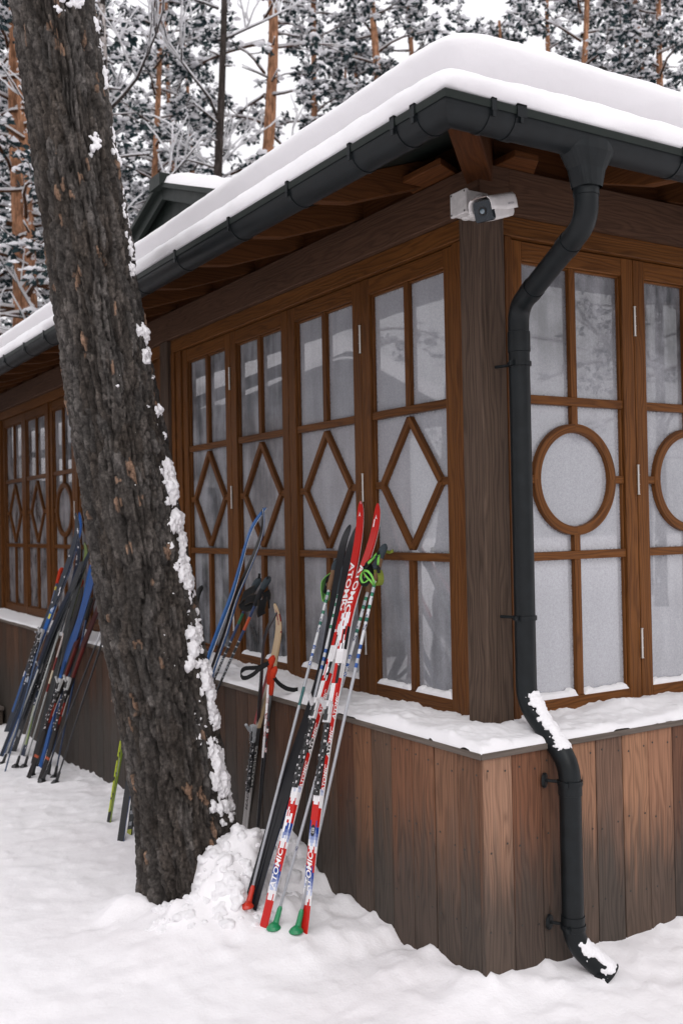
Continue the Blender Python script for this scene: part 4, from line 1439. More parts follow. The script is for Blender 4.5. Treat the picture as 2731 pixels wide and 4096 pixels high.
    def at_py(s, py): return float(np.interp(-py, -s.py, s.v))

def binding(ski, parent, v, clip=(.6, .6, .6), plate=(.014, .014, .015), snow=True, plate_len=.30, label=None):
    """gliding plate with ribs, heel pad and the toe clip of a cross-country binding"""
    mb = MB()
    L = ski.L
    def blk(va, vb, u0, u1, h0, h1, col):
        a, n0 = ski.surf(va, 0); b, n1 = ski.surf(vb, 0)
        hw = float(np.interp((va + vb) / 2, ski.v, ski.hw)) * .86
        c = (a + b) / 2 + ski.W0 * hw * (u0 + u1) / 2 + n0 * (h0 + h1) / 2
        mb.box(c, unit(b - a), ski.W0, unit(np.cross(unit(b - a), ski.W0)), np.linalg.norm(b - a), hw * (u1 - u0), h1 - h0, col=col)
    v0 = v - plate_len / L
    blk(v0, v, -.80, .80, -.002, .006, plate)
    nb = 9
    for k in range(nb):
        a = v0 + (v - v0) * (k + .1) / nb; b = a + (v - v0) * .62 / nb
        blk(a, b, -.32, .32, .005, .012, tuple(q * 1.3 for q in plate))
        for sgn in (-1, 1):
            if rng.random() < .75: blk(a + rng.uniform(0, .3) * (b - a), b - rng.uniform(0, .3) * (b - a), sgn * .62 - .14, sgn * .62 + .14, .004, .0095 + rng.uniform(0, .003), plate)
        if snow:
            for _ in range(2):
                va = rng.uniform(a, b); uu = rng.choice((-.78, -.5, -.36, .36, .5, .78)) + rng.uniform(-.05, .05); dl = rng.uniform(.003, .013) / L
                blk(va, va + dl, uu - .06, uu + .06, .004, .011 + rng.uniform(0, .003), SNOWC)
    blk(v - .004 / L, v + .03 / L, -.95, .95, 0, .016, clip)
    blk(v + .03 / L, v + .075 / L, -.85, -.35, 0, .020, clip)
    blk(v + .03 / L, v + .075 / L, .35, .85, 0, .020, clip)
    blk(v + .004 / L, v + .055 / L, -.5, .5, .0, .024, plate)
    blk(v + .06 / L, v + .085 / L, -.7, .7, .002, .028, clip)
    a, n0 = ski.surf(v + .05 / L, 0, .022); b, _ = ski.surf(v + .09 / L, 0, .055)
    mb.bar(a - ski.W0 * .006, b - ski.W0 * .012, ski.W0, .012, .016, col=tuple(.8 * q for q in clip))
    return mb.build('binding', M['pole_paint'], parent, bevel=.001)

def pole_text(mb, A, B, body, f0, f1, r, col, half=.9, up=True, bold=.0):
    """word wrapped on the viewer side of a shaft, between fractions f0 and f1"""
    V, F = text_mesh(body, bold)
    Lx = V[:, 0].max()
    T = unit(B - A)
    toC = unit(CAMP - (A + B) / 2); n0 = unit(toC - (toC @ T) * T); b0 = np.cross(T, n0)
    if b0 @ RR < 0: b0 = -b0
    pts = []
    for x, y in V:
        f = f0 + (f1 - f0) * (x / Lx) if up else f1 + (f0 - f1) * (x / Lx)
        th_ = (half - 2 * half * y) * (1 if up else -1)
        pts.append(A + (B - A) * f + (r + .0006) * (math.cos(th_) * n0 + math.sin(th_) * b0))
    mb.add(pts, F, col)

def pole(label, foot, top, topx, bands, r0=.0042, r1=.0062, grip=(.03, .03, .03), grip_len=.15, cork=False, basket=None, group=None, texts=(), p0=None, head=None, gap=-.022):
    """bands: (fraction from, fraction to, colour) from the foot up; the bare shaft is silver unless banded"""
    A = ground_at(*foot) if p0 is None else on(0, p0, *foot)
    B = clear_of_ledge(A, top, topx, gap)
    L = np.linalg.norm(B - A)
    T = unit(B - A)
    root = thing('ski_pole', label, 'ski pole', A, group)
    cuts = sorted(set([0.0, 1 - grip_len / L] + [q for b in bands for q in b[:2] if 0 < q < 1 - grip_len / L]))
    mb = MB()
    pts, rs, cols = [], [], []
    for i, q in enumerate(cuts):
        pts.append(A + (B - A) * q); rs.append(r0 + (r1 - r0) * q)
        if i < len(cuts) - 1:
            m_ = (q + cuts[i + 1]) / 2
            c = (.42, .43, .46)
            for b in bands:
                if b[0] <= m_ <= b[1]: c = b[2]
            cols.append(c)
    P_, Rr, Cc = [pts[0]], [rs[0]], []
    for i in range(len(cols)):
        P_.append(pts[i + 1]); Rr.append(rs[i + 1]); Cc.append(cols[i])
    mb.tube(P_, Rr, 12, Cc)
    sh = mb.build('shaft', M['pole_paint'], root, smooth=False)
    for p in sh.data.polygons: p.use_smooth = len(p.vertices) == 4
    if texts:
        for body, f0, f1, col, up in texts:
            tb = MB()
            pole_text(tb, A, B, body, f0, f1, r0 + (r1 - r0) * (f0 + f1) / 2, col, up=up)
            tb.build('lettering', M['letter'], sh)
    g0 = 1 - grip_len / L
    mb = MB()
    q = lambda f: A + (B - A) * f
    gl = grip_len / L
    gc = (.20, .115, .065) if cork else grip
    hd = head or grip
    mb.tube([q(g0 - .01 * gl), q(g0 + .03 * gl), q(g0 + .3 * gl), q(g0 + .62 * gl), q(g0 + .64 * gl), q(g0 + .78 * gl), q(g0 + .9 * gl) + np.array((.004, 0, 0)), q(1.0) + np.array((.010, 0, 0)), q(1.0) + T * .012 + np.array((.012, 0, 0))],
            [r1, r1 * 1.5, r1 * 1.75, r1 * 1.7, r1 * 1.9, r1 * 2.1, r1 * 2.3, r1 * 1.9, r1 * .7], 14, [gc] * 4 + [hd] * 4)
    mb.build('grip', M['fabric'], root, smooth=True)
    if basket:
        mb = MB()
        c = A + T * .035
        mb.tube([A + T * .085, A + T * .075, A + T * .03, A + T * .012], [r0 + .001, r0 + .0045, r0 + .006, r0 + .009], 12, basket)
        fw = unit(np.array((-.75, -.65, 0)))
        sd_ = np.array((-fw[1], fw[0], 0))
        rows = []
        for rr, hh in ((.001, .022), (.012, .019), (.024, .010), (.031, .001), (.030, -.003), (.001, -.003)):
            rows.append([A + T * .0 + np.array((0, 0, hh + .004)) + fw * (rr * 1.05 * math.cos(t) + .010 * (rr > .01)) + sd_ * rr * .95 * math.sin(t) for t in np.linspace(0, 2 * math.pi, 21)])
        mb.grid(np.array(rows), col=basket)
        mb.build('basket', M['pole_paint'], root, smooth=False)
    return root, A, B

def ribbon(parent, name, px, dep, width, col, wdir=(0, 0, 1), edge=None, dcurve=None):
    """strap: a band through picture points at one distance from the viewer, dcurve shifts it in depth"""
    n0 = len(px)
    t = np.linspace(0, n0 - 1, 6 * n0)
    X_ = np.interp(t, np.arange(n0), [q[0] for q in px]); Y_ = np.interp(t, np.arange(n0), [q[1] for q in px])
    k = np.array([1, 2, 3, 2, 1]) / 9
    for A_ in (X_, Y_):
        pd = np.concatenate([[A_[0]] * 2, A_, [A_[-1]] * 2]); A_[:] = np.convolve(pd, k, 'valid')
    dc = np.interp(t, np.arange(n0), dcurve) if dcurve is not None else .012 * np.sin(np.linspace(0, math.pi * 2, len(t)))
    C = np.array([at_depth(dep + d_, x, y) for x, y, d_ in zip(X_, Y_, dc)])
    T = np.gradient(C, axis=0); T /= np.linalg.norm(T, axis=1)[:, None] + 1e-9
    wv = unit(wdir)
    mb = MB()
    rows = []
    for c, tt in zip(C, T):
        w_ = wv - .6 * (wv @ tt) * tt
        w_ = unit(w_)
        n_ = unit(np.cross(tt, w_))
        h = width / 2
        rows.append([c - w_ * h - n_ * .0008, c - w_ * h * .78 - n_ * .0012, c + w_ * h * .78 - n_ * .0012, c + w_ * h - n_ * .0008, c + w_ * h + n_ * .0008, c + w_ * h * .78 + n_ * .0012, c - w_ * h * .78 + n_ * .0012, c - w_ * h + n_ * .0008, c - w_ * h - n_ * .0008])
    ec = edge or col
    cols = [[ec, col, ec, ec, ec, col, ec, ec] for _ in rows[:-1]]
    mb.grid(np.array(rows), col=cols)
    return mb.build(name, M['fabric'], parent, smooth=False)

def nz1(v, u, s, f=40.0): return float(fbm(v * f, u * 2.2, s * 3.7, 3, 7))

# --- the red, white and blue pair in front
GRP_F = 'skis leaning at the nearest glazed doors'
pxL = [(1057, 3703), (1081, 3605), (1122, 3440), (1166, 3275), (1196, 3149), (1252, 2934), (1293, 2793), (1331, 2653), (1358, 2564), (1405, 2333), (1429, 2205), (1445, 2078), (1444, 2005)]
pxR = [(1219, 3722), (1232, 3575), (1252, 3410), (1270, 3260), (1286, 3149), (1318, 2934), (1343, 2793), (1368, 2653), (1397, 2460), (1436, 2333), (1467, 2243), (1502, 2129), (1515, 2052), (1513, 2014)]
def racing_paint(dy, snowy, sd_):
    def paint(v, u, zone, py):
        y = py - dy
        if zone == 'base': return BLACK
        if zone == 'edge': return (.70, .69, .70)
        e = .55 * u * u * 60       # arcs: the bands bulge towards the tip in the middle
        n = nz1(v, u, sd_)
        ya = y + e
        if y > 2890 and y < 3145 and zone == 'top': c = BLACK
        elif ya > 3604: c = RED
        elif ya > 3566: c = WHITE
        elif ya > 3478:
            t = np.clip((ya - 3492) / 74, 0, 1); c = tuple(np.array(BLUE) * (1 - t ** 1.6) + np.array((.55, .6, .74)) * t ** 1.6)
        elif ya > 3398: c = RED
        elif ya > 3370: c = WHITE
        elif ya > 3300:
            t = np.clip((ya - 3320) / 55, 0, 1); c = tuple(np.array(BLUE) * (1 - t) + np.array((.5, .56, .72)) * t)
        elif ya > 3215: c = RED
        elif ya > 3172: c = WHITE
        elif ya > 3145:
            t = np.clip((3172 - ya) / 40, 0, 1); c = tuple(np.array((.6, .64, .74)) * (1 - t) + np.array(BLUE) * t)
        elif y > 2890: c = RED
        elif y > 2830: c = RED
        elif y > 2725: c = WHITE if zone == 'top' and u < .5 else RED
        elif y > 2640: c = (RED if u < .1 else BLACK) if zone == 'top' else (.55, .53, .53)
        elif y > 2590: c = WHITE
        elif y > 2500: c = RED if u < 0 else (BLACK if u < .6 else RED)
        else: c = RED
        if zone == 'top' and snowy:
            lo = 0.0
            if 3225 < y < 3372: lo = .62 - .012 * abs(y - 3300) * .2
            elif 2840 < y < 2890: lo = .30
            elif 2560 < y < 2725: lo = .42
            elif 2405 < y < 2560: lo = .55 + .10 * u
            elif 2130 < y < 2405: lo = .06
            elif 3145 < y < 3180: lo = .5
            if n > .62 - 1.05 * lo - .04: c = SNOWC
        if zone == 'top' and not snowy:
            lo = 0.0
            if 2440 < y < 2600: lo = .62
            elif 2060 < y < 2330: lo = .22 if u < .2 else .08
            elif 3130 < y < 3190: lo = .4
            elif 3205 < y < 3250: lo = .18
            if n > .62 - 1.05 * lo - .04: c = SNOWC
        if zone == 'side' and 3110 > y > 2700:
            c = RED if y > 3010 or y < 2960 else (.02, .018, .018)
        return c
    return paint
def race_ski(px, dy, snowy, label, v_extra):
    s = Ski(px, .262 if snowy else .268, 77, .0455, .023)
    root = thing('ski', label, 'ski', s.C[0] + s.T * .03, GRP_F)
    body = s.build('ski_body', root, racing_paint(dy, snowy, 1.0 if snowy else 2.0))
    W_ = (.80, .78, .78)
    f = lambda y: s.at_py(y + dy)
    def word(*a, **k):
        tb = MB()
        s.text(tb, *a, **k)
        tb.build('lettering', M['letter'], body)
    word('ATOMIC', f(3557), f(3402), -.72, .68, W_, .25)
    word('ATOMIC', f(2447), f(2252), -.80, .62, W_, .0, down=True)
    for a, b in ((3155, 3050), (3020, 2900), (2868, 2765)): word('ATOMIC', f(a), f(b), 0, 0, W_, .2, where='side')
    word('ATOMIC', f(2655), f(2620), -.1, .5, W_, .1)
    # three-pointed emblem near the tip
    tb = MB()
    vt, vb = f(2046), f(2068)
    vm = (vt * .35 + vb * .65)
    em = [(vt, 0), (vm + (vt - vm) * .15, .12), (vb, .45), (vm - (vm - vb) * .25, 0), (vb, -.45), (vm + (vt - vm) * .15, -.12)]
    tb.add([s.surf(v, u, .0012)[0] for v, u in em], [(0, 1, 3, 5), (1, 2, 3), (3, 4, 5)], W_)
    tb.build('emblem', M['letter'], body)
    if v_extra:
        tb = MB()
        vc = f(3323 - dy + 0)
        el = [s.surf(vc + .0125 * math.sin(t), .62 * math.cos(t), .0011)[0] for t in np.linspace(0, 2 * math.pi, 20, endpoint=False)]
        tb.add(el, [tuple(range(20))], (.015, .015, .018))
        V, F = text_mesh('193', .0)
        tb.add([s.surf(vc + (y - .5) * .012, -.42 + .84 * x / V[:, 0].max(), .0019)[0] for x, y in V], F, W_)
        tb.build('number_badge', M['letter'], body)
    binding(s, root, f(2880), (.66, .65, .66))
    return s
race_ski(pxL, 0, True, 'red, white and blue ski standing left in its pair, snow caked over its middle', False)
race_ski(pxR, 12, False, 'red, white and blue ski standing right in its pair, with an oval number badge', True)

def simple_ski(px, tipx, label, paint, group, wang=77, width=.044, thick=.02, face_out=True, bind=None, texts=(), p0=None, clip=(.5, .5, .5), plate=(.014, .014, .015), sink=.03):
    s = Ski(px, tipx, wang, width, thick, face_out, sink, p0)
    root = thing('ski', label, 'ski', s.C[0] + s.T * .03, group)
    body = s.build('ski_body', root, paint)
    if texts:
        for t in texts:
            tb = MB()
            s.text(tb, *t[:6], **(t[6] if len(t) > 6 else {}))
            tb.build('lettering', M['letter'], body)
    if bind is not None: binding(s, root, bind, clip, plate)
    return s

def banded(base, side, bands=(), edge=None, seed=0, snow=0.0):
    def paint(v, u, zone, py):
        if zone == 'base': return (.013, .013, .015)
        if zone == 'edge': return edge or side
        if zone == 'side': return side
        c = base
        for b in bands:
            if b[0] <= v <= b[1] and (len(b) < 5 or b[3] <= u <= b[4]): c = b[2]
        if snow and nz1(v, u, seed) > .62 - snow: c = SNOWC
        return c
    return paint

# the pair of dark skis behind them, running surface outward
simple_ski([(994, 3605), (1050, 3410), (1110, 3200), (1250, 2800), (1300, 2620), (1350, 2307), (1359, 2231), (1374, 2154), (1382, 2120), (1399, 2098)], .285,
           'all-black ski turned base outward, left of the red and white pair', banded(BLACK, (.02, .07, .22), edge=BLACK), GRP_F, 72, .045, .018, False, sink=.02)
simple_ski([(1014, 3618), (1075, 3400), (1140, 3190), (1290, 2735), (1331, 2564), (1376, 2320), (1389, 2243), (1402, 2180), (1418, 2125), (1436, 2094)], .29,
           'all-black ski turned base outward, its tip half hidden by a red ski', banded(BLACK, (.02, .07, .22), edge=BLACK), GRP_F, 72, .045, .018, False, sink=.02)

# poles of the front group
SIL, SILW, GRN, PBL = (.40, .41, .44), (.62, .63, .65), (.010, .20, .10), (.010, .075, .30)
TEAL = (.006, .105, .105)
LIME, OLIVE = (.22, .58, .11), (.20, .24, .04)
SLATE = (.045, .058, .068)
GRP_P = 'silver ski poles at the nearest doors'
def spine_bands(fl=0.0):
    b = [(.0, .70, SIL), (.70, .93, SILW)]
    for a in (.665, .69, .715): b.append((a, a + .012, PBL))
    for a in (.79, .825, .86, .885): b.append((a, a + .011, GRN))
    return b
INK = (.01, .02, .09)
tx = (('SPINE', .765, .885, INK, True), ('X-RIDER', .665, .735, (.75, .75, .78), True))
_, A1_, B1_ = pole('silver pole with cork grip and red basket, leftmost at the near doors', (991, 3626), (1345, 2243), .235, spine_bands() + [(.545, .60, TEAL)], r0=.0055, r1=.0078,
     grip=SLATE, cork=True, grip_len=.155, basket=(.55, .03, .012), group=GRP_P, texts=tx)
pL1 = _
pL2, A2_, B2_ = pole('silver pole with slate grip, its foot hidden behind the left red ski', (1064, 3622), (1384, 2253), .225, spine_bands(), r0=.0055, r1=.0078, grip=SLATE, grip_len=.155, group=GRP_P)
pR1, A3_, B3_ = pole('silver pole with green basket crossing before the left red ski', (1098, 3712), (1503, 2250), .21, spine_bands(), r0=.0055, r1=.0078, grip=SLATE, cork=True, grip_len=.14, gap=-.085,
     basket=(.012, .22, .085), group=GRP_P, texts=tx + (('140', .19, .205, INK, True),))
pR2, A4_, B4_ = pole('silver pole with green basket, rightmost of all at the near doors', (1188, 3725), (1530, 2187), .235, spine_bands(), r0=.0055, r1=.0078, grip=SLATE, cork=True, grip_len=.155, gap=-.075,
     basket=(.012, .22, .085), group=GRP_P, texts=(('SPINE', .765, .885, INK, True), ('140', .19, .205, INK, True)))
def dep_of(p): return float((p - CAMP) @ FF)
d1_, d2_, d4_ = dep_of(B1_), dep_of(B2_), dep_of(B4_)
BLK = (.013, .013, .014)
ribbon(pL1, 'hand_strap', [R1(520, 1330), R1(430, 1400), R1(370, 1480), R1(360, 1600), R1(375, 1700), R1(390, 1780), R1(420, 1740), R1(430, 1640)], d1_ - .005, .026, (.045, .12, .03), (1, -.3, .2), LIME)
ribbon(pL1, 'hand_strap', [R1(480, 1400), R1(420, 1430), R1(390, 1520), R1(385, 1600), R1(430, 1640)], d1_ - .012, .030, BLK, (.3, 0, 1))
ribbon(pL1, 'hand_strap', [R1(560, 1165), R1(610, 1180), R1(680, 1170), R1(640, 1205), R1(580, 1200)], d1_ - .006, .012, OLIVE, (0, 0, 1))
ribbon(pL2, 'hand_strap', [R1(735, 1290), R1(745, 1400), R1(735, 1500), R1(690, 1620), R1(655, 1720), R1(680, 1760), R1(710, 1690), R1(735, 1560), R1(742, 1420)], d2_ - .004, .014, (.05, .13, .03), (1, 0, .1), LIME)
ribbon(pR2, 'hand_strap', [R1(1240, 1030), R1(1160, 1100), R1(1080, 1180), R1(1010, 1240), R1(960, 1330), R1(955, 1430), R1(990, 1500), R1(1050, 1500), R1(1110, 1430), R1(1160, 1330)], d4_ - .03, .030, BLK, (.6, 0, 1), (.02, .03, .015))
ribbon(pR2, 'hand_strap', [R1(1010, 1300), R1(965, 1340), R1(948, 1420), R1(975, 1490), R1(1020, 1490), R1(1075, 1440)], d4_ - .05, .010, LIME, (1, 0, .3))
ribbon(pR2, 'hand_strap', [R1(990, 1300), R1(1060, 1310), R1(1120, 1380), R1(1155, 1470), R1(1170, 1530)], d4_ - .055, .010, LIME, (.3, 0, 1))
ribbon(pR2, 'hand_strap', [R1(990, 1330), R1(1040, 1400), R1(1110, 1470), R1(1150, 1530)], d4_ - .057, .008, LIME, (.3, 0, 1))
ribbon(pR2, 'hand_strap', [R1(1200, 1040), R1(1140, 1120), R1(1060, 1190)], d4_ - .04, .011, LIME, (0, 0, 1))
ribbon(pR2, 'hand_strap', [R1(1240, 1050), R1(1225, 1130), R1(1220, 1220)], d4_ - .045, .010, LIME, (1, 0, 0))
ribbon(pR2, 'hand_strap', [R1(1215, 1060), R1(1200, 1150), R1(1180, 1240), R1(1190, 1290)], d4_ - .04, .022, SLATE, (1, 0, 0))
ribbon(pR2, 'hand_strap', [R1(1190, 1240), R1(1210, 1350), R1(1225, 1450), R1(1235, 1545), R1(1270, 1480), R1(1265, 1380), R1(1235, 1290)], d4_ - .045, .030, OLIVE, (1, 0, .05))
ribbon(pR2, 'hand_strap', [R1(1150, 1250), R1(1200, 1240), R1(1260, 1300), R1(1200, 1310)], d4_ - .055, .020, BLK, (0, 0, 1))
ribbon(pR2, 'hand_strap', [R1(1310, 980), R1(1350, 1000), R1(1400, 1020), R1(1440, 1000), R1(1460, 990)], d4_ + .02, .014, OLIVE, (0, .2, 1))
ribbon(pR1, 'hand_strap', [R1(1040, 1200), R1(1080, 1280), R1(1090, 1380), R1(1060, 1460)], d4_ - .02, .045, BLK, (1, 0, .3))

# --- the middle group: a wooden-tipped ski, a dark ski and two red-gripped poles
GRP_M = 'skis and poles between the trunk and the red pair'
TAN, WINE = (.55, .40, .24), (.22, .012, .012)
def mid_paint(v, u, zone, py):
    if zone == 'base': return BLACK
    if py > 3140: return (.30, .28, .27) if zone == 'top' and abs(u) < .6 else ((.42, .40, .39) if zone != 'edge' else BLACK)
    if py > 2905: return BLACK if zone == 'top' else (.05, .05, .05)
    if py > 2640:
        return TAN if zone != 'top' else ((.5, .42, .34) if u > 0 else WINE)
    if zone == 'edge': return (.10, .05, .03)
    n = nz1(v, u, 5.0, 18)
    return WINE if (abs(u) < .45 and n > .05 and py < 2560) else TAN
ms_ = simple_ski([(980, 3320), (993, 3221), (1004, 3131), (1021, 3006), (1032, 2903), (1043, 2864), (1100, 2642), (1112, 2575), (1119, 2520), (1119, 2470), (1110, 2435), (1100, 2411)], .262,
    'black and tan ski with a pointed wooden-looking tip beside the red pole grips', mid_paint, GRP_M, 79, .042, .020, bind=.42, clip=(.42, .44, .46),
    texts=(('MADSHUS', .10, .27, -.5, .5, (.06, .05, .05)), ('MADSHUS', .22, .40, 0, 0, (.50, .50, .48), {'where': 'side'})))
simple_ski([(985, 3300), (1008, 3100), (1022, 2940), (1033, 2792), (1043, 2667), (1051, 2560), (1058, 2532), (1072, 2498), (1088, 2470), (1105, 2450)], .272,
    'plain dark grey ski seen nearly base-on behind the tan-tipped one', banded((.03, .03, .034), (.05, .03, .03), edge=(.03, .03, .032)), GRP_M, 112, .044, .016, False)
CARB = (.012, .012, .014)
RG = (.46, .035, .012)
pm1, Am, Bm = pole('black and white pole with a red grip, the taller of two', (1021, 3398), (1084, 2632), .20, [(0, .99, CARB), (.49, .995, WHITE)], r0=.0042, r1=.0075, grip=RG, grip_len=.13, gap=-.075, group=GRP_M,
    texts=(('SABLE', .60, .80, (.30, .02, .015), True),))
pm2, An, Bn = pole('black pole with a red grip and long strap, the shorter of two', (1026, 3396), (1093, 2676), .16, [(0, .99, CARB), (.55, .575, WHITE), (.66, .68, WHITE)], r0=.0042, r1=.0072, grip=RG, grip_len=.13, gap=-.075, group=GRP_M,
    texts=(('SABLE', .55, .72, (.30, .02, .015), True),))
ribbon(pm1, 'hand_strap', [R5(495, 255), R5(440, 280), R5(370, 310), R5(230, 315), R5(190, 340), R5(172, 380), R5(195, 425), R5(245, 425), R5(320, 385), R5(390, 320), R5(480, 270)], dep_of(Bm) - .01, .020, BLK, (.1, .1, 1), dcurve=[0, .01, .03, .05, .05, .03, .0, -.02, -.03, -.02, 0])
ribbon(pm2, 'hand_strap', [R5(520, 340), R5(550, 420), R5(585, 470), R5(630, 510), R5(690, 545), R5(760, 560), R5(820, 553)], dep_of(Bn) + .0, .021, BLK, (.2, .1, 1), dcurve=[0, .0, .02, .04, .05, .06, .07])

# --- blue skis and two dark poles just right of the trunk
GRP_B = 'blue skis and dark poles beside the trunk'
LB, NB = (.020, .125, .38), (.012, .05, .16)
bl = banded(LB, (.03, .10, .26), [(.0, .55, (.02, .10, .32), 0, 1)], edge=(.62, .64, .68))
simple_ski([(610, 3300), (846, 2612), (895, 2480), (930, 2395), (951, 2315), (973, 2234), (994, 2141), (1010, 2093), (1034, 2058), (1067, 2032)], .275,
    'pale-edged blue ski with its tip bent furthest right, next to the trunk', bl, GRP_B, 102, .044, .016, True)
simple_ski([(640, 3290), (868, 2610), (901, 2529), (925, 2435), (946, 2368), (984, 2288), (1021, 2202), (1048, 2138), (1060, 2095), (1057, 2060), (1048, 2031)], .27,
    'bright blue ski with its tip curling back left, next to the trunk', bl, GRP_B, 98, .044, .016, False)
PBLUE = (.012, .035, .11)
cy = [(0, .99, CARB), (.77, .90, PBLUE)]
for q in (.70, .72, .745, .765): cy.append((q, q + .004, (.35, .38, .42)))
cyt = (('CYBER', .63, .70, (.45, .47, .5), True),)
pc1, Ac, Bc = pole('dark pole with a green band and black hand loop beside the blue skis', (590, 3330), (1030, 2320), .20, cy + [(.835, .875, (.006, .12, .05))], r0=.0045, r1=.0085, grip=(.02, .02, .022), grip_len=.16, group=GRP_B, texts=cyt, head=SLATE)
pc2, Ad, Bd = pole('dark pole with an orange band and black hand loop beside the blue skis', (616, 3325), (1068, 2315), .22, cy + [(.81, .86, (.48, .07, .015))], r0=.0045, r1=.0085, grip=(.02, .02, .022), grip_len=.16, group=GRP_B, texts=cyt, head=SLATE)
ribbon(pc1, 'hand_strap', [R4(900, 1400), R4(820, 1440), R4(730, 1500), R4(690, 1570), R4(700, 1650), R4(770, 1690), R4(860, 1650), R4(920, 1590), R4(900, 1540), R4(820, 1550), R4(740, 1590)], dep_of(Bc) - .03, .045, BLK, (.4, 0, 1), (.035, .028, .022))
ribbon(pc1, 'hand_strap', [R4(940, 1330), R4(955, 1250), R4(965, 1170)], dep_of(Bc), .014, BLK, (1, 0, 0))
ribbon(pc2, 'hand_strap', [R4(1050, 1440), R4(1075, 1500), R4(1060, 1570), R4(1010, 1560), R4(1000, 1640), R4(980, 1740), R4(1000, 1800)], dep_of(Bd) - .03, .05, BLK, (1, 0, .3), (.035, .028, .022))
ribbon(pc2, 'hand_strap', [R4(1080, 1440), R4(1100, 1560), R4(1105, 1700)], dep_of(Bd) - .02, .010, BLK, (1, 0, 0))
ribbon(pc2, 'hand_strap', [R4(1060, 1340), R4(1080, 1270), R4(1090, 1215)], dep_of(Bd), .012, BLK, (1, 0, 0))

# --- feet of skis showing on the left of the trunk
GRP_T = 'skis whose tails show left of the trunk'
YG = (.42, .50, .03)
def yg(v, u, zone, py):
    if zone == 'base': return BLACK
    if zone == 'edge': return (.06, .10, .02)
    y = py
    if zone == 'side': return (.16, .22, .02)
    k = (y - 2950) / 26.0
    if y > 3252: return YG if u > .1 + (3275 - y) / 60 and u < .5 and y < 3270 else (.012, .014, .012)
    zig = (k % 3.1) / 3.1
    on_ = (-.95 < u < -.45 and zig > .12) or (.05 < u < .45 and zig < .75) or (abs(u + .2) < .3 and .85 < zig)
    if u > .5: return (.30, .31, .30) if y < 3110 and nz1(v, u, 3., 60) > 0 else (.10, .15, .02)
    return YG if on_ else (.012, .014, .012)
simple_ski([(439, 3286), (455, 3181), (475, 3071), (494, 2974), (640, 2190)], .27, 'black ski with yellow-green zigzag, tail left of the trunk', yg, GRP_T, 84, .044, .018)
simple_ski([(482, 3364), (500, 3237), (518, 3110), (640, 2300)], .27, 'black ski with a thin blue edge, base outward, left of the trunk', banded(BLACK, (.012, .10, .38), edge=(.012, .10, .38)), GRP_T, 64, .045, .018, False)
simple_ski([(520, 3335), (532, 3240), (545, 3150), (650, 2350)], .27, 'black ski with a yellow-tipped tail close against the trunk', banded((.016, .018, .02), (.02, .02, .022), [(0, .012, (.35, .38, .04)), (.03, .045, (.25, .26, .28), -.5, .5), (.07, .085, (.25, .26, .28), -.5, .5)]), GRP_T, 70, .040, .018)
pole('thin blue pole ending close to the foot of the trunk', (572, 3440), (800, 2350), .2, [(0, .99, NB)], r0=.004, r1=.007, group=GRP_T)
pole('black pole with a dark basket half behind the trunk', (553, 3300), (690, 2250), .2, [(0, .99, CARB)], r0=.0045, r1=.007, group=GRP_T, basket=BLK)

# --- the far cluster on the left
GRP_L = 'cluster of skis and poles at the far doors'
DN = (.014, .020, .034)
GB = (.014, .085, .30)
def far_ski(px, tipx, label, paint, wang=70, **k): return simple_ski(px, tipx, label, paint, GRP_L, wang, .050, .02, **k)
far_ski([R7(20, 1560), R7(330, 800), R6(480, 2000), R6(610, 1700), R6(780, 1250), R6(900, 950), R6(985, 640), R6(1045, 470), R6(1070, 380), R6(1078, 270), R6(1045, 155)], .27,
    'blue ski with big white outlined letters in the far cluster', banded(GB, (.02, .06, .18), [(0, .50, DN), (.30, .40, (.3, .34, .4), -.5, .2), (.555, .575, (.55, .48, .05), -.6, .6), (.80, .815, SNOWC, -.2, .9)], edge=(.45, .45, .46)),
    bind=.47, clip=(.45, .45, .46), texts=(('SPINE', .585, .80, -.75, .75, (.55, .60, .68)), ))
far_ski([R7(100, 1510), R7(250, 1150), R7(480, 500), R6(700, 1700), R6(900, 1250), R6(1050, 950), R6(1130, 790), R6(1195, 655)], .27,
    'dark navy ski with blue lettering in the far cluster', banded(DN, (.03, .035, .045), edge=(.10, .11, .12)), 76, texts=(('ATOMIC', .375, .47, -.55, .55, (.05, .085, .18)),))
far_ski([R7(90, 1225), R7(250, 800), R7(400, 350), R6(560, 1700), R6(760, 1250), R6(900, 850), R6(985, 560), R6(1020, 420), R6(1022, 260), R6(995, 165)], .285,
    'dark ski with a pale edge standing furthest left in the cluster', banded((.018, .024, .036), (.03, .05, .09), [(.10, .30, (.02, .08, .24), -1, 0)], edge=(.50, .50, .48), seed=3, snow=.05), 66, bind=.46, clip=(.3, .3, .32))
far_ski([R7(300, 1560), R7(470, 900), R7(650, 330), R6(800, 1700), R6(960, 1150), R6(1035, 760), R6(1045, 560), R6(1010, 420), R6(990, 365)], .28,
    'dark blue ski with snowy patches in the middle of the far cluster', banded((.020, .028, .05), (.05, .06, .08), [(.05, .22, (.30, .32, .22), -.6, .5), (0.06, .18, (.16, .22, .05), .3, 1)], edge=(.4, .4, .4), seed=8, snow=.16), 72, bind=.45, clip=(.32, .32, .31))
far_ski([R7(530, 1700), R7(690, 1150), R7(800, 600), R6(930, 1900), R6(1050, 1600), R6(1130, 1250), R6(1175, 950), R6(1215, 790)], .27,
    'bright blue ski tail partly behind a black and red pair', banded((.012, .075, .26), (.01, .04, .14), [(.45, .75, (.012, .05, .16))], edge=(.02, .06, .16)), 80)
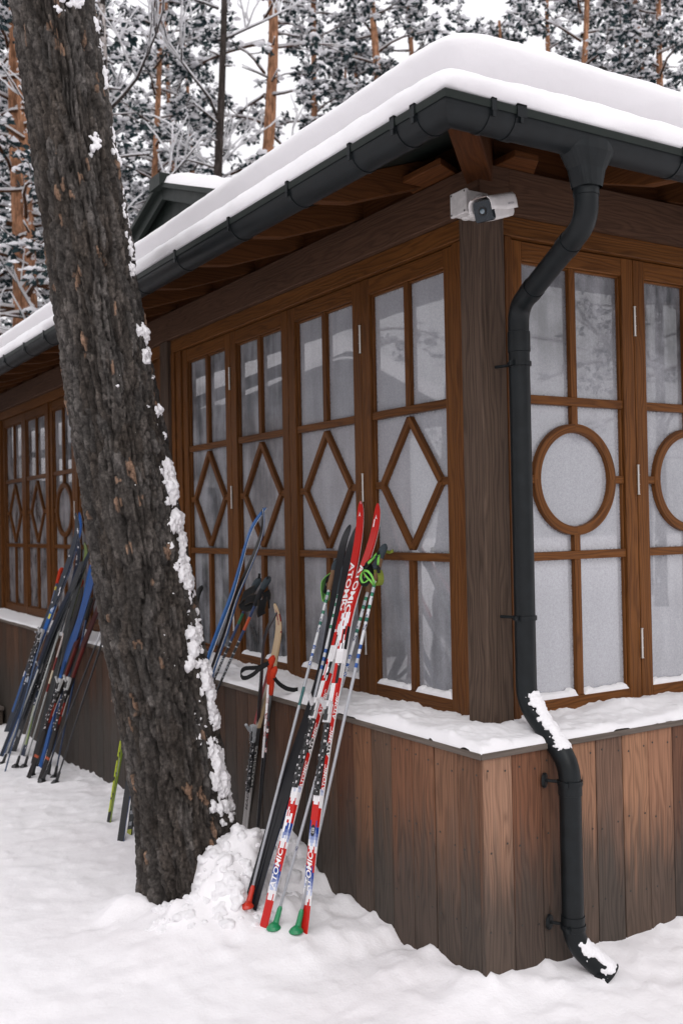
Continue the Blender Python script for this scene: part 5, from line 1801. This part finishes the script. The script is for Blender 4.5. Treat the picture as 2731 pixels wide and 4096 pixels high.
far_ski([R7(640, 1450), R7(760, 900), R7(860, 400), R6(960, 1900), R6(1090, 1450), R6(1160, 1200), R6(1240, 900)], .285,
    'plain blue ski nearest the trunk in the far cluster', banded((.012, .06, .21), (.01, .03, .10), edge=(.2, .25, .3)), 60)
def trad(v, u, zone, py):
    if zone == 'base': return BLACK
    y = (py - 2550) * 3.2667
    if zone == 'edge': return (.5, .48, .46) if 740 < y < 1020 else BLACK
    if 850 < y < 1200: return (.20, .022, .012) if nz1(v, u, 4., 30) > (y - 1080) / 220 else (.03, .01, .01)
    if 1520 < y < 1600: return (.35, .07, .03) if (y % 24) < 10 else BLACK
    if -500 < y < 130: return (.040, .009, .008)
    if 130 < y < 520: return (.015, .013, .013) if u < .0 else (.085, .013, .010)
    return (.014, .012, .012)
TR_ = (.62, .58, .56)
far_ski([R7(375, 1840), R7(510, 1500), R7(660, 1050), R7(760, 780), R7(850, 560), R7(940, 300), R6(1008, 1900), R6(1140, 1550), R6(1270, 1200)], .26,
    'black and red ski with white letters, left one of its pair', trad, 74, bind=.46, clip=(.5, .5, .5), texts=(('TRAD', .36, .53, -.1, .9, TR_),))
far_ski([R7(525, 1870), R7(640, 1560), R7(780, 1080), R7(870, 780), R7(950, 560), R7(1040, 300), R6(1108, 1900), R6(1240, 1550), R6(1375, 1180)], .26,
    'black and red ski with white letters, right one of its pair', trad, 74, bind=.47, clip=(.5, .5, .5), texts=(('TRAD', .36, .53, -.1, .9, TR_),))
far_ski([R7(440, 1640), R7(600, 1050), R7(720, 600), R6(870, 1750), R6(1000, 1250), R6(1090, 900), R6(1150, 720), R6(1165, 640), R6(1115, 550)], .28,
    'dark ski with a yellowish-green tip in the far cluster', banded((.016, .017, .018), (.05, .055, .04), [(.9, 1, (.10, .14, .03))], edge=(.16, .17, .11)), 66)
far_ski([R7(190, 1480), R7(330, 1050), R7(480, 650), R7(590, 300), R6(740, 1750), R6(880, 1350), R6(990, 1050), R6(1080, 800)], .285,
    'dark ski with light grey scuffs, hidden among poles in the far cluster', banded((.018, .02, .024), (.06, .065, .07), [(.08, .12, (.35, .36, .37), -.8, .2), (.3, .33, (.4, .4, .41), -.2, .8), (.52, .6, (.3, .31, .33), -.9, -.2)], edge=(.3, .3, .3), seed=4, snow=.08), 68, bind=.44, clip=(.4, .4, .4))
far_ski([R7(470, 1690), R7(590, 1330), R7(700, 950), R7(790, 620), R6(900, 1850), R6(1010, 1450), R6(1090, 1130)], .29,
    'plain black ski between the blue tail and the lettered pair', banded(BLACK, (.02, .02, .022), edge=(.05, .05, .06)), 72)
GRP_Q = 'poles in the far cluster'
def far_pole(foot, top, label, bands, **k): pole(label, foot, top, .21, bands, r0=.0055, r1=.0085, group=GRP_Q, **k)
far_pole(R7(35, 1660), R6(830, 1350), 'silver pole with a black basket, leftmost of the far cluster', [(0, .99, (.36, .37, .37))], basket=BLK)
far_pole(R7(70, 1755), R6(800, 900), 'thin blue pole with a red grip in the far cluster', [(0, .99, (.04, .07, .14)), (.75, .79, (.5, .42, .06)), (.88, .9, (.5, .42, .06))], grip=RG)
far_pole(R7(215, 1690), R6(900, 1330), 'silver-grey pole crossing low before the dark skis', [(0, .99, (.34, .35, .34))], basket=BLK)
far_pole(R7(325, 1690), R6(960, 1330), 'grey pole with yellow grip band and white lettering', [(0, .45, (.32, .33, .32)), (.45, .99, (.16, .015, .012)), (.50, .58, (.6, .5, .36)), (.66, .86, (.45, .38, .36)), (.88, .99, (.55, .46, .08))], basket=BLK)
far_pole(R7(430, 1800), R6(1060, 1060), 'dark pole with an orange-red grip amid the far skis', [(0, .99, CARB)], grip=RG, basket=BLK)
far_pole(R7(630, 1810), R6(1110, 1350), 'slim blue pole standing under the red and black skis', [(0, .99, (.016, .045, .12))], basket=BLK)
far_pole(R7(720, 1830), R6(1180, 1300), 'slim dark blue pole right of the black and red skis', [(0, .99, (.014, .04, .11))], basket=BLK)
far_pole(R7(560, 1880), R6(1430, 1450), 'black pole slanting across the bare plinth to the trunk', [(0, .99, CARB), (.80, .9, (.4, .4, .42))], basket=BLK)
far_pole(R7(735, 1900), R6(1460, 1480), 'black pole with pale flecks, rightmost of the far cluster', [(0, .99, CARB), (.86, .88, SILW), (.90, .91, SILW), (.94, .96, SILW)], basket=BLK)

# ------------------------------------------------------------------ security camera on the corner post
def Rc(x, y): return 1650 + x / 3.136, 550 + y / 3.136
xw = .20
c4_ = [on(0, xw - .075, *Rc(*q)) for q in ((466, 710), (665, 632), (466, 1010), (665, 945))]
y_hi = float(np.mean([c4_[0][1], c4_[2][1]])); y_lo = float(np.mean([c4_[1][1], c4_[3][1]]))
z_hi = float(np.mean([c4_[0][2], c4_[1][2]])); z_lo = float(np.mean([c4_[2][2], c4_[3][2]]))
CAMR = thing('security_camera', 'white bullet security camera on a square junction box at the corner under the eaves', 'camera', (.2, .25, z_lo))
mb = MB()
mb.bx((xw - .075, y_lo, z_lo), (xw - .060, y_hi, z_hi))
mb.bx((xw - .0605, y_lo + .004, z_lo + .004), (.2395, y_hi - .004, z_hi - .004))
for yy in (y_lo + .035, (y_lo + y_hi) / 2 + .02): mb.lathe((xw - .02, yy, z_lo + .005), (0, 0, -1), [(0, .020), (.006, .018), (.010, .012)], 20)
jb = mb.build('junction_box', M['white_plastic'], CAMR, bevel=.004)
mb = MB()
for yy in (y_lo + .009, y_hi - .009):
    for zz in (z_lo + .009, z_hi - .009): mb.lathe((xw - .0745, yy, zz), (-1, 0, 0), [(0, .0045), (.0012, .004)], 10)
mb.build('screw_head', M['nail'], jb)
fc = Rc(875, 925)                       # centre of the lens face
Pf = on(1, y_lo - .085, *fc)
ch = unit(np.array((-.80, -.62, -.10)))   # direction the lens looks
toC = unit(CAMP - Pf)
ch = unit(.83 * toC - .55 * RR - .10 * UU)
sx_ = unit(np.cross((0, 0, 1.), ch)); uz = np.cross(ch, sx_)
if sx_ @ RR < 0: sx_ = -sx_
wd, hg, ln = .080, .080, .175
def rr_ring(c, w_, h_, k=.25, n=28):
    out = []
    for t in np.linspace(0, 2 * math.pi, n, endpoint=False):
        ct, st_ = math.cos(t), math.sin(t)
        out.append(c + sx_ * w_ / 2 * math.copysign(abs(ct) ** k, ct) + uz * h_ / 2 * math.copysign(abs(st_) ** k, st_))
    return out
def loft(mb, rings, col=(1, 1, 1)):
    n = len(rings[0]); vs = [v for r in rings for v in r]
    fs = [(i * n + k, i * n + (k + 1) % n, (i + 1) * n + (k + 1) % n, (i + 1) * n + k) for i in range(len(rings) - 1) for k in range(n)]
    fs += [tuple(range(n))[::-1], tuple((len(rings) - 1) * n + k for k in range(n))]
    mb.add(vs, fs, col)
mb = MB()
loft(mb, [rr_ring(Pf - ch * a, w_, h_) for a, w_, h_ in ((.018, wd * .97, hg * .97), (.10, wd, hg), (.16, wd * .96, hg * .95), (.178, wd * .8, hg * .75), (.182, wd * .5, hg * .5))])
hs_ = mb.build('housing', M['cam_white'], CAMR, smooth=True)
hs_.modifiers.new('e', 'EDGE_SPLIT').split_angle = rad(35)
mb = MB()
loft(mb, [rr_ring(Pf - ch * a, w_, h_) for a, w_, h_ in ((.020, wd * .99, hg * .99), (.004, wd * .985, hg * .985), (0, wd * .93, hg * .93))])
fcp = mb.build('front_plate', M['cam_face'], CAMR, smooth=False)
mb = MB()
mb.lathe(Pf + ch * .0005, ch, [(-.004, .017), (.002, .017), (.002, .0135), (0, .0135)], 28)
mb.build('lens_ring', M['black'], fcp)
mb = MB()
mb.lathe(Pf + ch * .0008, ch, [(-.003, .0132), (.000, .0132), (.002, .009), (.003, .004), (.0032, .0005)], 28)
mb.build('lens', M['lens_glass'], fcp, smooth=True)
mb = MB()   # sun shield over the top and sides
rows = []
for a in (-.012, .03, .10, .165, .178):
    w_ = wd / 2 + .007
    row = []
    for q in np.linspace(-1, 1, 17):
        xx = np.clip(q * 1.5, -1, 1) * w_
        drop = max(0, abs(q) - .62) / .38 * hg * (.42 + .12 * (a > .05))
        rnd = .010 * sstep(.5, .68, abs(q))
        row.append(Pf - ch * a + sx_ * xx + uz * (hg / 2 + .008 - drop - rnd - .006 * (abs(q) ** 2)))
    rows.append(row)
mb.grid(np.array(rows))
sh_ = mb.build('sun_shield', M['cam_white'], CAMR, smooth=True)
so_ = sh_.modifiers.new('solid', 'SOLIDIFY'); so_.thickness = .0035; so_.offset = 1
sh_.data.materials.append(M['cam_dirt'])
for p in sh_.data.polygons:
    if 4 <= p.index % 16 <= 11 : p.material_index = 1 if (p.index // 16) < 4 else 0
tb = MB()
V_, F_t = text_mesh('HIKVISION', .02)
a0 = Pf - ch * .105 + sx_ * (wd / 2 + .0122) + uz * .006
tb.add([a0 - ch * (x / V_[:, 0].max()) * .045 + uz * y * .007 for x, y in V_], F_t, (.18, .17, .20))
tb.build('lettering', M['letter'], sh_)
mb = MB()
jm0 = np.array((.19, y_lo + .003, (z_lo + z_hi) / 2 + .01))
jm1 = Pf - ch * .12 - uz * (hg * .2)
mb.tube([jm0 + np.array((0, .02, 0)), jm0 - np.array((0, .012, 0)), (jm0 + jm1) / 2 + np.array((0, -.006, -.01)), jm1], [.022, .020, .014, .016], 16)
mb.build('mount_arm', M['white_plastic'], CAMR, smooth=True)

# ------------------------------------------------------------------ the snowy wood
NEED = [(.018, .038, .043), (.026, .050, .055), (.036, .060, .060), (.012, .027, .032)]
def np_rot(v, k, a):
    return v * math.cos(a) + np.cross(k, v) * math.sin(a) + k * (k @ v) * (1 - math.cos(a))

class Crown:
    def __init__(s): s.V, s.F, s.M, s.C = [], [], [], []
    def quad(s, a, b, c, d, m, col):
        k = len(s.V); s.V += [a, b, c, d]; s.F.append((k, k + 1, k + 2, k + 3)); s.M.append(m); s.C.append(col)
    def tri(s, a, b, c, m, col):
        k = len(s.V); s.V += [a, b, c]; s.F.append((k, k + 1, k + 2)); s.M.append(m); s.C.append(col)
    def tube(s, pts, rs, seg, m, col):
        mb = MB(); mb.tube(pts, rs, seg, col)
        k = len(s.V); s.V += mb.V
        for f in mb.F: s.F.append([k + i for i in f]); s.M.append(m); s.C.append(col)
    def lump(s, c, r, h, R_):
        """small squashed heap of snow"""
        k = len(s.V); n = 5; a0 = R_.uniform(0, 6.28)
        s.V.append(c + np.array((0, 0, h)))
        for q in range(n):
            t = a0 + q * 6.283 / n; rr = r * R_.uniform(.6, 1.35)
            s.V.append(c + np.array((rr * math.cos(t), rr * math.sin(t), R_.uniform(-.25, .2) * h)))
        s.V.append(c - np.array((0, 0, h * .35)))
        for q in range(n):
            q2 = (q + 1) % n
            s.F.append((k, k + 1 + q, k + 1 + q2)); s.M.append(2); s.C.append((1, 1, 1))
            s.F.append((k + n + 1, k + 1 + q2, k + 1 + q)); s.M.append(2); s.C.append((1, 1, 1))
    def mesh(s, name):
        me = bpy.data.meshes.new(name)
        me.from_pydata([tuple(v) for v in s.V], [], s.F)
        for q in ('far_bark', 'needles', 'bough_snow'): me.materials.append(M[q])
        me.polygons.foreach_set('material_index', s.M)
        ca = me.color_attributes.new('Col', 'FLOAT_COLOR', 'CORNER')
        ca.data.foreach_set('color', np.array([c for f, q in zip(s.F, s.C) for _ in f for c in (*q, 1.0)], np.float32))
        me.update()
        return me

def tuft(cr, c, dirn, size, R_, snow=.8):
    col = R_.choice(NEED)
    for _ in range(5):
        d = unit(dirn * .7 + np.array([R_.gauss(0, .7), R_.gauss(0, .7), R_.gauss(-.25, .55)]))
        l = size * R_.uniform(.7, 1.25); w_ = size * R_.uniform(.16, .30)
        sd_ = unit(np.cross(d, np.array([R_.gauss(0, 1), R_.gauss(0, 1), R_.gauss(0, 1)])))
        cr.quad(c - sd_ * w_ * .3, c + d * l * .55 - sd_ * w_, c + d * l, c + d * l * .5 + sd_ * w_, 1, col)
    if R_.random() < snow:
        cr.lump(c + np.array((R_.gauss(0, .25), R_.gauss(0, .25), .22)) * size, size * R_.uniform(.4, .8), size * R_.uniform(.28, .55), R_)
        if R_.random() < .5: cr.lump(c + np.array((R_.gauss(0, .5), R_.gauss(0, .5), .05)) * size + dirn * size * .5, size * R_.uniform(.3, .6), size * R_.uniform(.2, .4), R_)

def pine_crown(seed, H, z0, spread_, nb, snow=.8, upper=.0, size=.125, tw=6, barkc=(.16, .075, .035)):
    R_ = random.Random(seed)
    cr = Crown()
    for k in range(nb):
        f = (k + R_.random()) / nb
        z = z0 + (H - z0) * f ** .9
        az = k * 2.399 + R_.uniform(-.5, .5)
        L = spread_ * (1.05 - .75 * f) * R_.uniform(.55, 1.15)
        el = R_.uniform(-.15, .35) + .5 * f
        d = np.array((math.cos(az) * math.cos(el), math.sin(az) * math.cos(el), math.sin(el)))
        pts = [np.array((0, 0, z))]
        n = 6
        for q in range(n):
            d = unit(d + np.array((R_.gauss(0, .14), R_.gauss(0, .14), R_.gauss(-.07, .10))))
            pts.append(pts[-1] + d * L / n)
        r0 = .014 + .010 * L
        cr.tube(pts, [r0 * (1 - .8 * q / n) for q in range(n + 1)], 5, 0, tuple(np.array(barkc) * .5))
        up = np.array((0, 0, 1.))
        cr.tube([p + up * r0 * (1 - .7 * q / n) * .9 for q, p in enumerate(pts)], [(r0 * .9 + .006) * (1 - .5 * q / n) * R_.uniform(.7, 1.3) for q in range(n + 1)], 5, 2, (1, 1, 1))
        for t in range(tw):
            g_ = R_.uniform(.30, 1.0)
            i = min(int(g_ * n), n - 1)
            b = pts[i] + (pts[i + 1] - pts[i]) * (g_ * n - i)
            td = unit((pts[i + 1] - pts[i]) / np.linalg.norm(pts[i + 1] - pts[i]) * .7 + np.array((R_.gauss(0, .7), R_.gauss(0, .7), R_.gauss(.0, .4))))
            tl = R_.uniform(.3, .75) * (1.1 - .4 * f)
            e = b + td * tl
            m_ = (b + e) / 2 + np.array((0, 0, -.04 * tl))
            cr.tube([b, m_, e], [.010, .008, .004], 3, 0, tuple(np.array(barkc) * .4))
            cr.tube([b + up * .012, m_ + up * .012, e + up * .012], [.010, .011, .006], 3, 2, (1, 1, 1))
            for q in range(5):
                h = R_.uniform(.25, 1.05)
                c = b + (e - b) * h + np.array((R_.gauss(0, .07), R_.gauss(0, .07), R_.gauss(-.01, .06)))
                tuft(cr, c, td, size * R_.uniform(.8, 1.3), R_, snow)
    return cr.mesh('pine_crown_%d' % seed)

def bare_crown(seed, H, z0, spread_, nb):
    R_ = random.Random(seed)
    cr = Crown()
    up = np.array((0, 0, 1.))
    def grow(p, d, L, r, lev):
        n = 5
        pts = [p]
        for q in range(n):
            d = unit(d + np.array((R_.gauss(0, .13), R_.gauss(0, .13), R_.gauss(.05, .10))))
            pts.append(pts[-1] + d * L / n)
        cr.tube(pts, [r * (1 - .65 * q / n) for q in range(n + 1)], 4 if lev else 5, 0, (.05, .042, .038))
        cr.tube([a + up * r * .8 for a in pts], [(r * .75 + .011) * (1 - .4 * q / n) for q in range(n + 1)], 4, 2, (1, 1, 1))
        if lev < 2:
            for _ in range(5 if lev == 0 else 4):
                i = R_.randint(1, n)
                az = R_.uniform(0, 6.28)
                grow(pts[i], unit(d + .9 * np.array((math.cos(az), math.sin(az), R_.uniform(-.1, .6)))), L * R_.uniform(.35, .6), r * .5, lev + 1)
    for k in range(nb):
        f = (k + R_.random()) / nb
        az = k * 2.399 + R_.uniform(-.4, .4)
        el = R_.uniform(.35, .95)
        grow(np.array((0, 0, z0 + (H - z0) * f)), np.array((math.cos(az) * math.cos(el), math.sin(az) * math.cos(el), math.sin(el))), spread_ * (1.1 - .7 * f), .035 * (1.1 - .6 * f), 0)
    return cr.mesh('bare_crown_%d' % seed)

def trunk_mesh(seed, H, r, kind):
    """tapered trunk with bark relief, patches of snow on one side and dead stubs"""
    R_ = random.Random(seed)
    n, k = 90, 14
    z = np.linspace(-.4, H, n)
    TH, ZZ = np.meshgrid(np.linspace(0, 2 * math.pi, k, endpoint=False), z)
    cx = .10 * np.sin(z * .35 + seed) + .05 * np.sin(z * .9 + seed * 2)
    cy = .10 * np.cos(z * .3 + seed * 1.7)
    rr = r * (1 - .72 * np.clip(z / H, 0, 1)) * (1 + .5 * np.exp(-z / .35) * (z > -1) * .4)
    n1 = fbm(np.cos(TH) * 2 + seed, np.sin(TH) * 2, ZZ * 2.2, 4, seed)
    RR_ = rr[:, None] * (1 + .16 * n1)
    P = np.stack([cx[:, None] + RR_ * np.cos(TH), cy[:, None] + RR_ * np.sin(TH), ZZ], -1)
    t = sstep(1.5, 5.0, ZZ + 1.2 * n1)[..., None]
    if kind == 'pine': c = np.array((.085, .05, .035)) * (1 - t) + np.array((.40, .215, .125)) * t
    elif kind == 'dark': c = np.array((.05, .042, .038)) + 0 * t
    else: c = np.array((.42, .40, .385)) + 0 * t
    c = c * (1 + .35 * n1[..., None])
    if kind == 'birch':
        bl_ = fbm(np.cos(TH) * 1.2 + seed, np.sin(TH) * 1.2, ZZ * 9, 3, seed + 3)[..., None]
        c = np.where(bl_ > .22, np.array((.035, .032, .03)), c)
    cr = Crown()
    me_v = [tuple(v) for v in P.reshape(-1, 3)]
    cr.V = [np.array(v) for v in me_v]
    for f in grid_faces(n, k, True):
        cr.F.append(tuple(int(q) for q in f)); cr.M.append(0); cr.C.append(tuple(np.clip(c.reshape(-1, 3)[f[0]], .01, .9)))
    side = seed * 1.3
    for _ in range(int(H * 13)):
        zz = R_.uniform(.5, H * .9); i = int((zz + .4) / (H + .4) * (n - 1))
        a = side + R_.gauss(0, .7)
        q = np.array((cx[i] + rr[i] * math.cos(a), cy[i] + rr[i] * math.sin(a), zz))
        cr.lump(q, rr[i] * R_.uniform(.15, .5), rr[i] * R_.uniform(.3, .8), R_)
    for _ in range(int(H * 1.6)):      # dead stubs with snow
        zz = R_.uniform(1.5, H * .75); i = int((zz + .4) / (H + .4) * (n - 1))
        a = R_.uniform(0, 6.28); L = R_.uniform(.12, .7)
        p0 = np.array((cx[i], cy[i], zz)); d = np.array((math.cos(a), math.sin(a), R_.uniform(-.2, .35)))
        cr.tube([p0, p0 + d * L * .5, p0 + d * L + np.array((0, 0, -.05 * L))], [.02, .016, .008], 4, 0, (.06, .045, .035))
        cr.tube([p0 + d * rr[i] + np.array((0, 0, .02)), p0 + d * L + np.array((0, 0, .014))], [.018, .012], 4, 2, (1, 1, 1))
    return cr.mesh('trunk_%s_%d' % (kind, seed))

CROWNS = {'pineA': pine_crown(1, 17, 4.2, 2.5, 50), 'pineB': pine_crown(2, 16, 3.0, 2.9, 50, .85), 'pineC': pine_crown(3, 18, 7.5, 2.4, 36, .8),
          'fir': pine_crown(4, 10.5, .8, 2.1, 70, .9, size=.13, tw=6), 'bareA': bare_crown(5, 13, 2.5, 2.6, 8), 'bareB': bare_crown(6, 14, 3.0, 2.2, 9)}
TRUNKS = {'pineA': trunk_mesh(11, 17, .155, 'pine'), 'pineB': trunk_mesh(12, 16, .14, 'pine'), 'pineC': trunk_mesh(13, 18, .17, 'pine'),
          'fir': trunk_mesh(14, 10.5, .10, 'dark'), 'bareA': trunk_mesh(15, 13, .12, 'dark'), 'bareB': trunk_mesh(16, 14, .11, 'birch')}

def tree(kind, xy, label, group, rot=0.0, s=1.0, lean=(0, 0), crown=None):
    z = -.95
    root = thing('pine_tree' if kind[0] == 'p' else ('fir_tree' if kind == 'fir' else 'bare_tree'), label, 'tree', (xy[0], xy[1], z), group)
    root.rotation_euler = (lean[0], lean[1], rot)
    root.scale = (s, s, s)
    for nm, me in (('trunk', TRUNKS[kind]), ('crown', CROWNS[crown or kind])):
        o = bpy.data.objects.new(nm, me)
        COL.objects.link(o)
        o.parent = root
    return root

def at_az(px, dist):
    """ground position seen in picture column px at a given distance"""
    d = ray(px, 1400); d = np.array((d[0], d[1])); d /= np.linalg.norm(d)
    return CAMP[:2] + d * dist

GW = 'pines standing behind the pavilion'
D_ = lambda x: x / .5742
spec = [
    ('pineA', 47, 17.0, .2, .95, 'red-barked pine nearest the left edge, a snow-plastered one close beside it'),
    ('pineB', 74, 16.4, 1.9, .9, 'red-barked pine thickly plastered with snow, just left of the big leaning trunk'),
    ('bareB', 256, 15.5, 2.2, 1.0, 'pale birch trunk rising just right of the big leaning trunk'),
    ('pineB', 352, 21.0, 4.0, .85, 'slim rusty pine trunk rising behind the dark gable'),
    ('pineA', 446, 27.0, 1.0, .85, 'thin brownish pine far back between the rusty trunk and the dark forked tree'),
    ('bareA', 482, 18.0, .6, 1.05, 'dark forked leafless tree with snow along its limbs'),
    ('pineC', 606, 20.5, 3.1, 1.05, 'tall thick orange pine with open white sky to its right'),
    ('pineA', 838, 25.0, 5.2, .8, 'thin dark pine just left of a stout orange one above the roof'),
    ('pineC', 876, 23.0, 2.4, .95, 'stout orange pine standing above the middle of the snowy eave'),
    ('pineB', 1086, 27.0, .9, .9, 'brown pine rising straight above the snowy corner of the roof'),
    ('bareA', 1208, 24.0, 3.7, .9, 'dark thin trunk close left of an orange pine, over the right-hand eave'),
    ('pineC', 1250, 27.0, 5.0, .9, 'orange pine above the right-hand eave, a dark thin trunk on its left'),
    ('pineB', 1352, 22.0, 2.9, .95, 'leaning dark pine over the downspout funnel'),
    ('pineA', 1556, 23.0, 1.4, .9, 'pine trunk at the right edge behind the roof snow'),
]
for kind, x, dist, rot, s, lab in spec:
    tree(kind, at_az(D_(x), dist), lab, GW, rot, s, (rng.uniform(-.02, .02), rng.uniform(-.02, .02)))
FG = 'snow-laden trees filling the wood behind'
FL = 'snow-laden tree in the dense wood behind the pavilion'
fill = [('fir', -15, 20, 1.0), ('fir', 105, 24, 1.1), ('pineB', 215, 24, .95), ('fir', 300, 26, 1.0), ('pineB', 410, 25, .95), ('fir', 440, 33, 1.0),
        ('pineA', 735, 24, .95), ('pineB', 800, 31, 1.0), ('pineA', 975, 25, .95), ('pineB', 1150, 28, .95), ('pineB', 1430, 27, 1.0), ('pineA', 1490, 24, .9), ('pineA', 1620, 27, 1.0), ('pineA', -70, 26, 1.0)]
for kind, x, dist, s in fill:
    tree(kind, at_az(D_(x), dist), FL, FG, rng.uniform(0, 6.28), s, (rng.uniform(-.02, .02), rng.uniform(-.02, .02)))
# the wood goes on round the yard (mirrored in the glass)
RG_ = random.Random(21)
RL = 'snow-laden tree of the wood round the yard'
for (x, y) in ((3, -11), (5.5, -14), (8, -10), (10, -16), (13, -9), (6.5, -19), (16, -13), (1, -16), (11.5, -21), (19, -8), (-3, -18), (-8, -15),
               (-9, 4), (-12, 8), (-13, 14), (-12, 19), (-15, 5), (-14, 10), (-12, -1), (-16, -6), (-6, 21)):
    tree(RG_.choice(('pineA', 'pineB', 'fir', 'bareA', 'pineB')), (x + RG_.uniform(-1, 1), y + RG_.uniform(-1, 1)), RL, 'trees round the yard', RG_.uniform(0, 6.28), RG_.uniform(.85, 1.1))

# far off the wood reads as one mass
R_ = random.Random(77)
cr = Crown()
for k in range(14):
    px = R_.uniform(-500, 3300); dist = R_.uniform(36, 58)
    b = at_az(px, dist); H = R_.uniform(9, 17)
    base = np.array((b[0], b[1], -1.2))
    cr.tube([base, base + (0, 0, H * .5), base + (0, 0, H)], [.15, .12, .03], 5, 0, (.16, .08, .045) if R_.random() < .6 else (.06, .05, .045))
    for q in range(95):
        f = R_.random() ** .8
        a = R_.uniform(0, 6.28); rr = (2.3 - 1.7 * f) * R_.uniform(.1, 1)
        c = base + np.array((rr * math.cos(a), rr * math.sin(a), H * (.18 + .82 * f) - .12 * rr))
        tuft(cr, c, unit(np.array((math.cos(a), math.sin(a), .1))), R_.uniform(.28, .45), R_, .75)
o = bpy.data.objects.new('far_woods', cr.mesh('far_woods'))
COL.objects.link(o)
tag(o, 'far snowy forest reading as one pale mass behind the nearer trees', 'woods', kind='stuff')

# the crown of the leaning trunk, high above the yard
o = bpy.data.objects.new('crown', CROWNS['pineC'])
COL.objects.link(o)
tp = kp[0]
o.matrix_world = Matrix.Translation((tp[0], tp[1], tp[2] - 9.0)) 
o.parent = TREE
o.matrix_parent_inverse = wmat(TREE).inverted()

# the wing across the yard that the dark panes mirror, set close to block light
HX0, HX1, HY0, HY1 = -5.3, -2.75, 8.7, 27.0
HUT = thing('snowy_hut', 'dark timber hut with a thick snowy roof across the yard', 'hut', (-4.0, 12.0, -.95))
mb = MB()
for k in range(15):
    mb.bx((HX0 + .002 * (k % 2), HY0, -1.05 + .22 * k), (HX1 - .002 * (k % 2), HY1, -1.05 + .22 * k + .212), grain=1, col=(.4, .35, .32))
for k in range(11):  # unseen link block, added to keep low light off the far wall
    mb.bx((-2.748, 9.6 + .002 * (k % 2), -1.05 + .22 * k), (-.02, 13.0, -1.05 + .22 * k + .212), grain=0, col=(.4, .35, .32))
mb.build('wall', M['plank_wood'], HUT)
hx, sl_ = (HX0 + HX1) / 2, .42
hwid = (HX1 - HX0) / 2 + .55
mb = MB()
for s_ in (-1, 1):
    dr_ = unit((s_ * 1.0, 0, -sl_)); nr_ = unit((s_ * sl_, 0, 1.0))
    mb.box(np.array((hx, (HY0 + HY1) / 2, 2.25 + sl_ * hwid)) + dr_ * hwid * .545, dr_, (0, 1, 0), nr_, hwid * 1.09, HY1 - HY0 + 1.0, .10 + .003 * s_)
mb.build('roof', M['green_metal'], HUT)
yy, xx = np.linspace(HY0 - .52, HY1 + .52, 90), np.linspace(-hwid - .02, hwid + .02, 60)
YY, XX = np.meshgrid(yy, xx, indexing='ij')
e = np.clip(np.minimum(np.minimum(XX - xx[0], xx[-1] - XX), np.minimum(YY - yy[0], yy[-1] - YY)) / .22, 0, 1)
ZZ = 2.29 + sl_ * (hwid - np.sqrt(XX ** 2 + .05)) + (.34 + .06 * fbm(XX, YY, 0, 3, 55)) * np.sqrt(e * (2 - e))
o = big_mesh('hut_snow', np.stack([XX + hx, YY, ZZ], -1).reshape(-1, 3), grid_faces(90, 60)[:, ::-1], M['snow'])
P_ = np.array([[(-2.9 + 2.92 * i / 29, 9.4 + 3.7 * j / 39, 1.40 + .10 * i / 29 + .3 * math.sqrt(max(0, 1 - (1 - min(i, 29 - i, j, 39 - j, 4) / 4) ** 2)) - .05) for j in range(40)] for i in range(30)])
o2 = big_mesh('hut_snow', P_.reshape(-1, 3), grid_faces(30, 40), M['snow'])
tag(o2, 'snow on the unseen low link block added to shade the far wall', 'snow', kind='stuff')
tag(o, 'thick snow lying on the roof of the hut across the yard', 'snow', kind='stuff')
for yq in (11.2, 13.8, 16.4):
    mb = MB()
    mb.bx((HX1 - .01, yq, .1), (HX1 + .05, yq + 1.1, 1.4), col=(.4, .4, .4))
    mb.build('window', M['cam_face'], HUT, bevel=.01)
